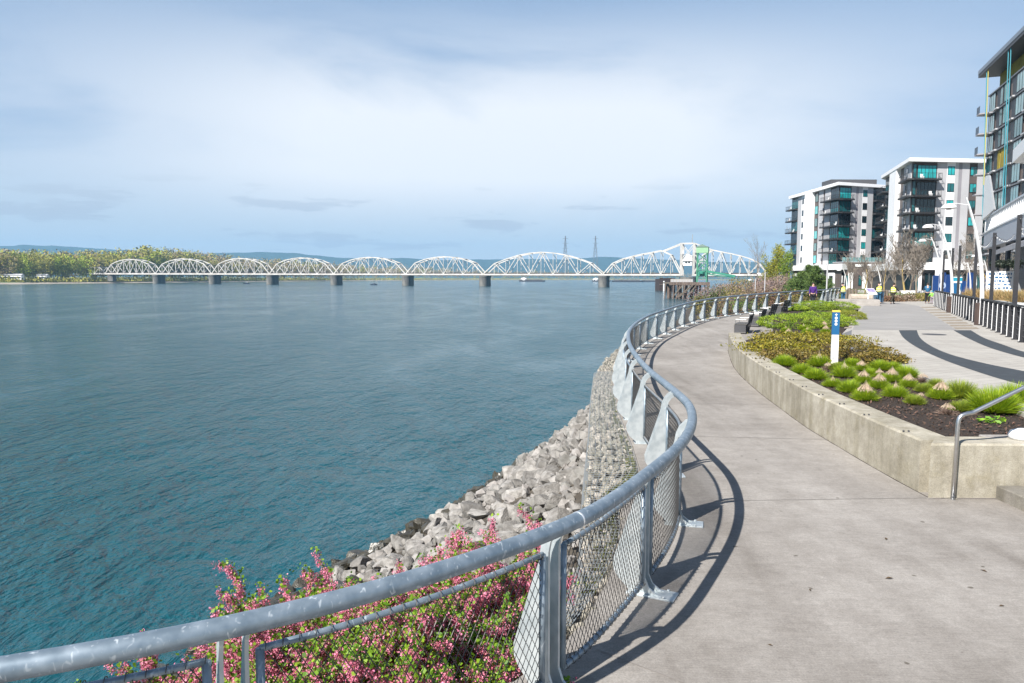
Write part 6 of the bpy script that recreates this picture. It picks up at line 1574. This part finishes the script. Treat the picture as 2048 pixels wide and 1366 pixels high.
while x < 720:
    D = shore_at(x)+rF.uniform(38, 60); ytop = interp(x, HT)+rF.uniform(2, 12); z1 = far(x, ytop, D).z; H = z1+1.2
    k = 1 if (30 < x < 60 or 110 < x < 175 or 225 < x < 330) and rF.random() < .65 else rF.choice([0, 0, 0, 2] if x < 420 else [0, 2, 2, 2])
    t = empty('far_bank_tree', (colx(x, D), D, -1.3), rF.uniform(0, 6.28), lab3[k], 'tree', 'front row trees of the far bank wood')
    key = (cnt % 5, k)
    if key not in meshes: me = proto_ft[cnt % 5].copy(); me.materials.append(m_fw[k]); meshes[key] = me
    c = bpy.data.objects.new('crown', meshes[key]); COL.objects.link(c); c.parent = t
    c = bpy.data.objects.new('trunk', tkm); COL.objects.link(c); c.parent = t
    t.scale = (H*rF.uniform(.8, 1.2), H*rF.uniform(.8, 1.2), H); cnt += 1; x += rF.uniform(6, 10)
# the wood behind
ly = []
x = -160
while x < 1560:
    for layer in range(3):
        D = shore_at(x)+75+layer*45*rF.uniform(.8, 1.2); ytop = interp(x, HT)+rF.uniform(-1.5, 4); H = max(6, far(x, ytop, D).z+1.5)
        k = rF.choice([0, 2, 2, 2]) if x > 380 else rF.choice([0, 0, 0, 1, 2, 2])
        P = far_tree_mesh(rF.randrange(10000), n=260)*np.array([H, H, H])+np.array([colx(x+rF.uniform(-4, 4), D), D, -1.3]); acc[k].append((P, H))
    x += 5.5 if x < 700 else 9
for k, nm in ((0, 'olive'), (1, 'green'), (2, 'brown')):
    V = np.concatenate([leaf_quads(P, H*.062, .7, .9, rs) for P, H in acc[k]])
    tag(link('far_wood', quads_mesh('far_wood', V), m_fw[k]), {'olive': 'olive toned mass of trees forming the wood on the far bank', 'green': 'fresh green mass of trees within the wood on the far bank', 'brown': 'brown leafless mass of trees within the wood on the far bank'}[nm], 'wood', kind='stuff')
under = []
x = -160
while x < 1300:
    D = shore_at(x)+rF.uniform(22, 34); h = rF.uniform(2, 6)*(1 if x < 640 else .8)
    c = np.array([colx(x, D), D, -2.0]); P = rs.normal(size=(26, 3))*np.array([4.5, 3, h*.4])+c; P[:, 2] = np.maximum(P[:, 2], -2.5); under.append(P); x += 3.2 if x < 700 else 5
tag(link('far_undergrowth', quads_mesh('far_undergrowth', leaf_quads(np.concatenate(under), 2.4, .6, .3, rs)), m_fw[0]), 'low scrub along the sandy far shore', 'undergrowth', kind='stuff')
for px, D, L_, lab in [(22, 760, 24, 'white low shed among trees on the far bank at the left edge'), (86, 800, 11, 'small white shed on the far bank right of the larger one')]:
    D = shore_at(px)+36; t = empty('white_shed', (colx(px, D), D, -1.2), 0, lab, 'shed'); MB().box(-L_/2, L_/2, -2.5, 2.5, 0, 4.6).build('wall', m_white, t); MB().add([(-L_/2-.4, -3, 4.6), (L_/2+.4, -3, 4.6), (L_/2+.4, 3, 4.6), (-L_/2-.4, 3, 4.6), (-L_/2-.4, 0, 6), (L_/2+.4, 0, 6)], [(0, 1, 5, 4), (2, 3, 4, 5), (0, 4, 3), (1, 2, 5)]).build('roof', m_grey, t)
    MB().box(-L_/2+.5, L_/2-.5, -2.56, -2.48, 1.4, 2.8).build('window', m_glassd, t)

# ------------------------------------------------------------------ camera, sun, sky
cam_d = bpy.data.cameras.new('camera'); cam = bpy.data.objects.new('camera', cam_d); COL.objects.link(cam)
cam_d.sensor_width = 36; cam_d.lens = 36*FPX/2048; cam_d.clip_start = .05; cam_d.clip_end = 20000
cam.matrix_world = Matrix.Translation((0, 0, CZ)) @ Matrix.Rotation(PI/2-TH, 4, 'X') @ Matrix.Rotation(ROLL, 4, 'Z')
SC.camera = cam
SUN_EL = R(43); sx, sy = -.66, -.75
ld = Vector((-sx*math.cos(SUN_EL), -sy*math.cos(SUN_EL), -math.sin(SUN_EL))).normalized()
sd = bpy.data.lights.new('sun', 'SUN'); sd.energy = 4.9; sd.angle = R(.53); sd.color = (1.0, .955, .89)
so = bpy.data.objects.new('sun', sd); COL.objects.link(so); so.rotation_euler = ld.to_track_quat('-Z', 'Y').to_euler()
w = bpy.data.worlds.new('World'); SC.world = w; w.use_nodes = True
nt = w.node_tree; N = nt.nodes; L = nt.links; bg = N['Background']; bg.inputs['Strength'].default_value = .055
sky = N.new('ShaderNodeTexSky'); sky.sky_type = 'NISHITA'; sky.sun_disc = False; sky.sun_elevation = SUN_EL; sky.sun_rotation = math.atan2(sx, sy) % (2*PI)
sky.air_density = 1.0; sky.dust_density = .2; sky.ozone_density = 2.2
tc = N.new('ShaderNodeTexCoord'); sep = N.new('ShaderNodeSeparateXYZ'); L.new(tc.outputs['Generated'], sep.inputs[0])
def mth(op, a, b=None, c=None):
    m = N.new('ShaderNodeMath'); m.operation = op
    for i, x in enumerate((a, b, c)):
        if x is None: continue
        if isinstance(x, (int, float)): m.inputs[i].default_value = x
        else: L.new(x, m.inputs[i])
    return m.outputs[0]
def noise_w(scale, st, det, ro=.6, dist=0., off=(0, 0, 0)):
    mp = N.new('ShaderNodeMapping'); mp.inputs['Scale'].default_value = st; mp.inputs['Location'].default_value = off; L.new(tc.outputs['Generated'], mp.inputs['Vector'])
    n = N.new('ShaderNodeTexNoise'); n.inputs['Scale'].default_value = scale; n.inputs['Detail'].default_value = det; n.inputs['Roughness'].default_value = ro; n.inputs['Distortion'].default_value = dist
    L.new(mp.outputs['Vector'], n.inputs['Vector']); return n.outputs['Fac']
def mrange(x, a, b, c, d, sm=True):
    m = N.new('ShaderNodeMapRange'); m.interpolation_type = 'SMOOTHSTEP' if sm else 'LINEAR'
    for k, v in zip(('From Min', 'From Max', 'To Min', 'To Max'), (a, b, c, d)): m.inputs[k].default_value = v
    L.new(x, m.inputs['Value']); return m.outputs['Result']
z = sep.outputs['Z']; x = sep.outputs['X']
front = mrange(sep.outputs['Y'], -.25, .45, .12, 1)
lo = mrange(z, .03, .14, 0, 1); hi = mrange(z, .36, .19, .04, 1)
wsp = noise_w(1.5, (1, 1, 3.4), 7, .55, .5, (.3, 0, .1))
veil = mth('MULTIPLY', mth('MULTIPLY', lo, hi), mrange(wsp, .34, .60, .12, 1))
xr = mrange(mth('ABSOLUTE', mth('ADD', x, .02)), .16, .62, 1, .30)
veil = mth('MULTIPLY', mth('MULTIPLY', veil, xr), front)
veil = mth('MINIMUM', mth('ADD', veil, .05), 1)
m1 = N.new('ShaderNodeMix'); m1.data_type = 'RGBA'; L.new(mth('MULTIPLY', veil, .92), m1.inputs['Factor']); L.new(sky.outputs[0], m1.inputs['A']); m1.inputs['B'].default_value = (9.4, 9.7, 10.1, 1)
# small flat cumulus low over the hills
cu = noise_w(7.5, (1, 1, 6.5), 5, .55, .2, (2.2, 1.1, .0))
bandm = mth('MULTIPLY', mrange(z, .02, .035, 0, 1), mrange(z, .14, .07, 0, 1))
cum = mth('MULTIPLY', mrange(cu, .555, .63, 0, .6), bandm)
m2 = N.new('ShaderNodeMix'); m2.data_type = 'RGBA'; L.new(cum, m2.inputs['Factor']); L.new(m1.outputs['Result'], m2.inputs['A']); m2.inputs['B'].default_value = (4.9, 5.4, 6.3, 1)
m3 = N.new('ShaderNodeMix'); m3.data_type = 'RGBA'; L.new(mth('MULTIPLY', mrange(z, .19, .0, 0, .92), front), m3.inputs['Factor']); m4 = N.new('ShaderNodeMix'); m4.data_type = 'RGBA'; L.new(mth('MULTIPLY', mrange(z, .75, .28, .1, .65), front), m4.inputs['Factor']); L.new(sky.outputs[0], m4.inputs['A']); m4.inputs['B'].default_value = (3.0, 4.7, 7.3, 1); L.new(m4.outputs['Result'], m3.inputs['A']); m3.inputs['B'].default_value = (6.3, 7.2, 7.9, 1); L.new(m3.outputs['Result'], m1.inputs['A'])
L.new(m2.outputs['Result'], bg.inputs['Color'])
# haze
hz = MB().box(-7150, 7150, -500, 7150, -8.6, 300).build('haze', None) if False else None
mb = MB(); mb.box(-7150, 7150, -500, 7150, -8.6, 320)
hm = bpy.data.materials.new('haze_air'); hm.use_nodes = True; hn = hm.node_tree; hn.nodes.remove(hn.nodes['Principled BSDF'])
pv = hn.nodes.new('ShaderNodeVolumePrincipled'); pv.inputs['Color'].default_value = (.34, .66, 1.0, 1); pv.inputs['Density'].default_value = .00012; pv.inputs['Anisotropy'].default_value = 0.0
hn.links.new(pv.outputs[0], hn.nodes['Material Output'].inputs['Volume'])
tag(mb.build('haze', hm), 'thin blue air haze lying over the river valley', 'haze', kind='stuff')
SC.view_settings.view_transform = 'Standard'; SC.view_settings.look = 'None'; SC.view_settings.gamma = 1; SC.view_settings.exposure = .95
SC.cycles.max_bounces = 6; SC.cycles.diffuse_bounces = 3; SC.cycles.glossy_bounces = 3; SC.cycles.transparent_max_bounces = 8; SC.cycles.volume_bounces = 0
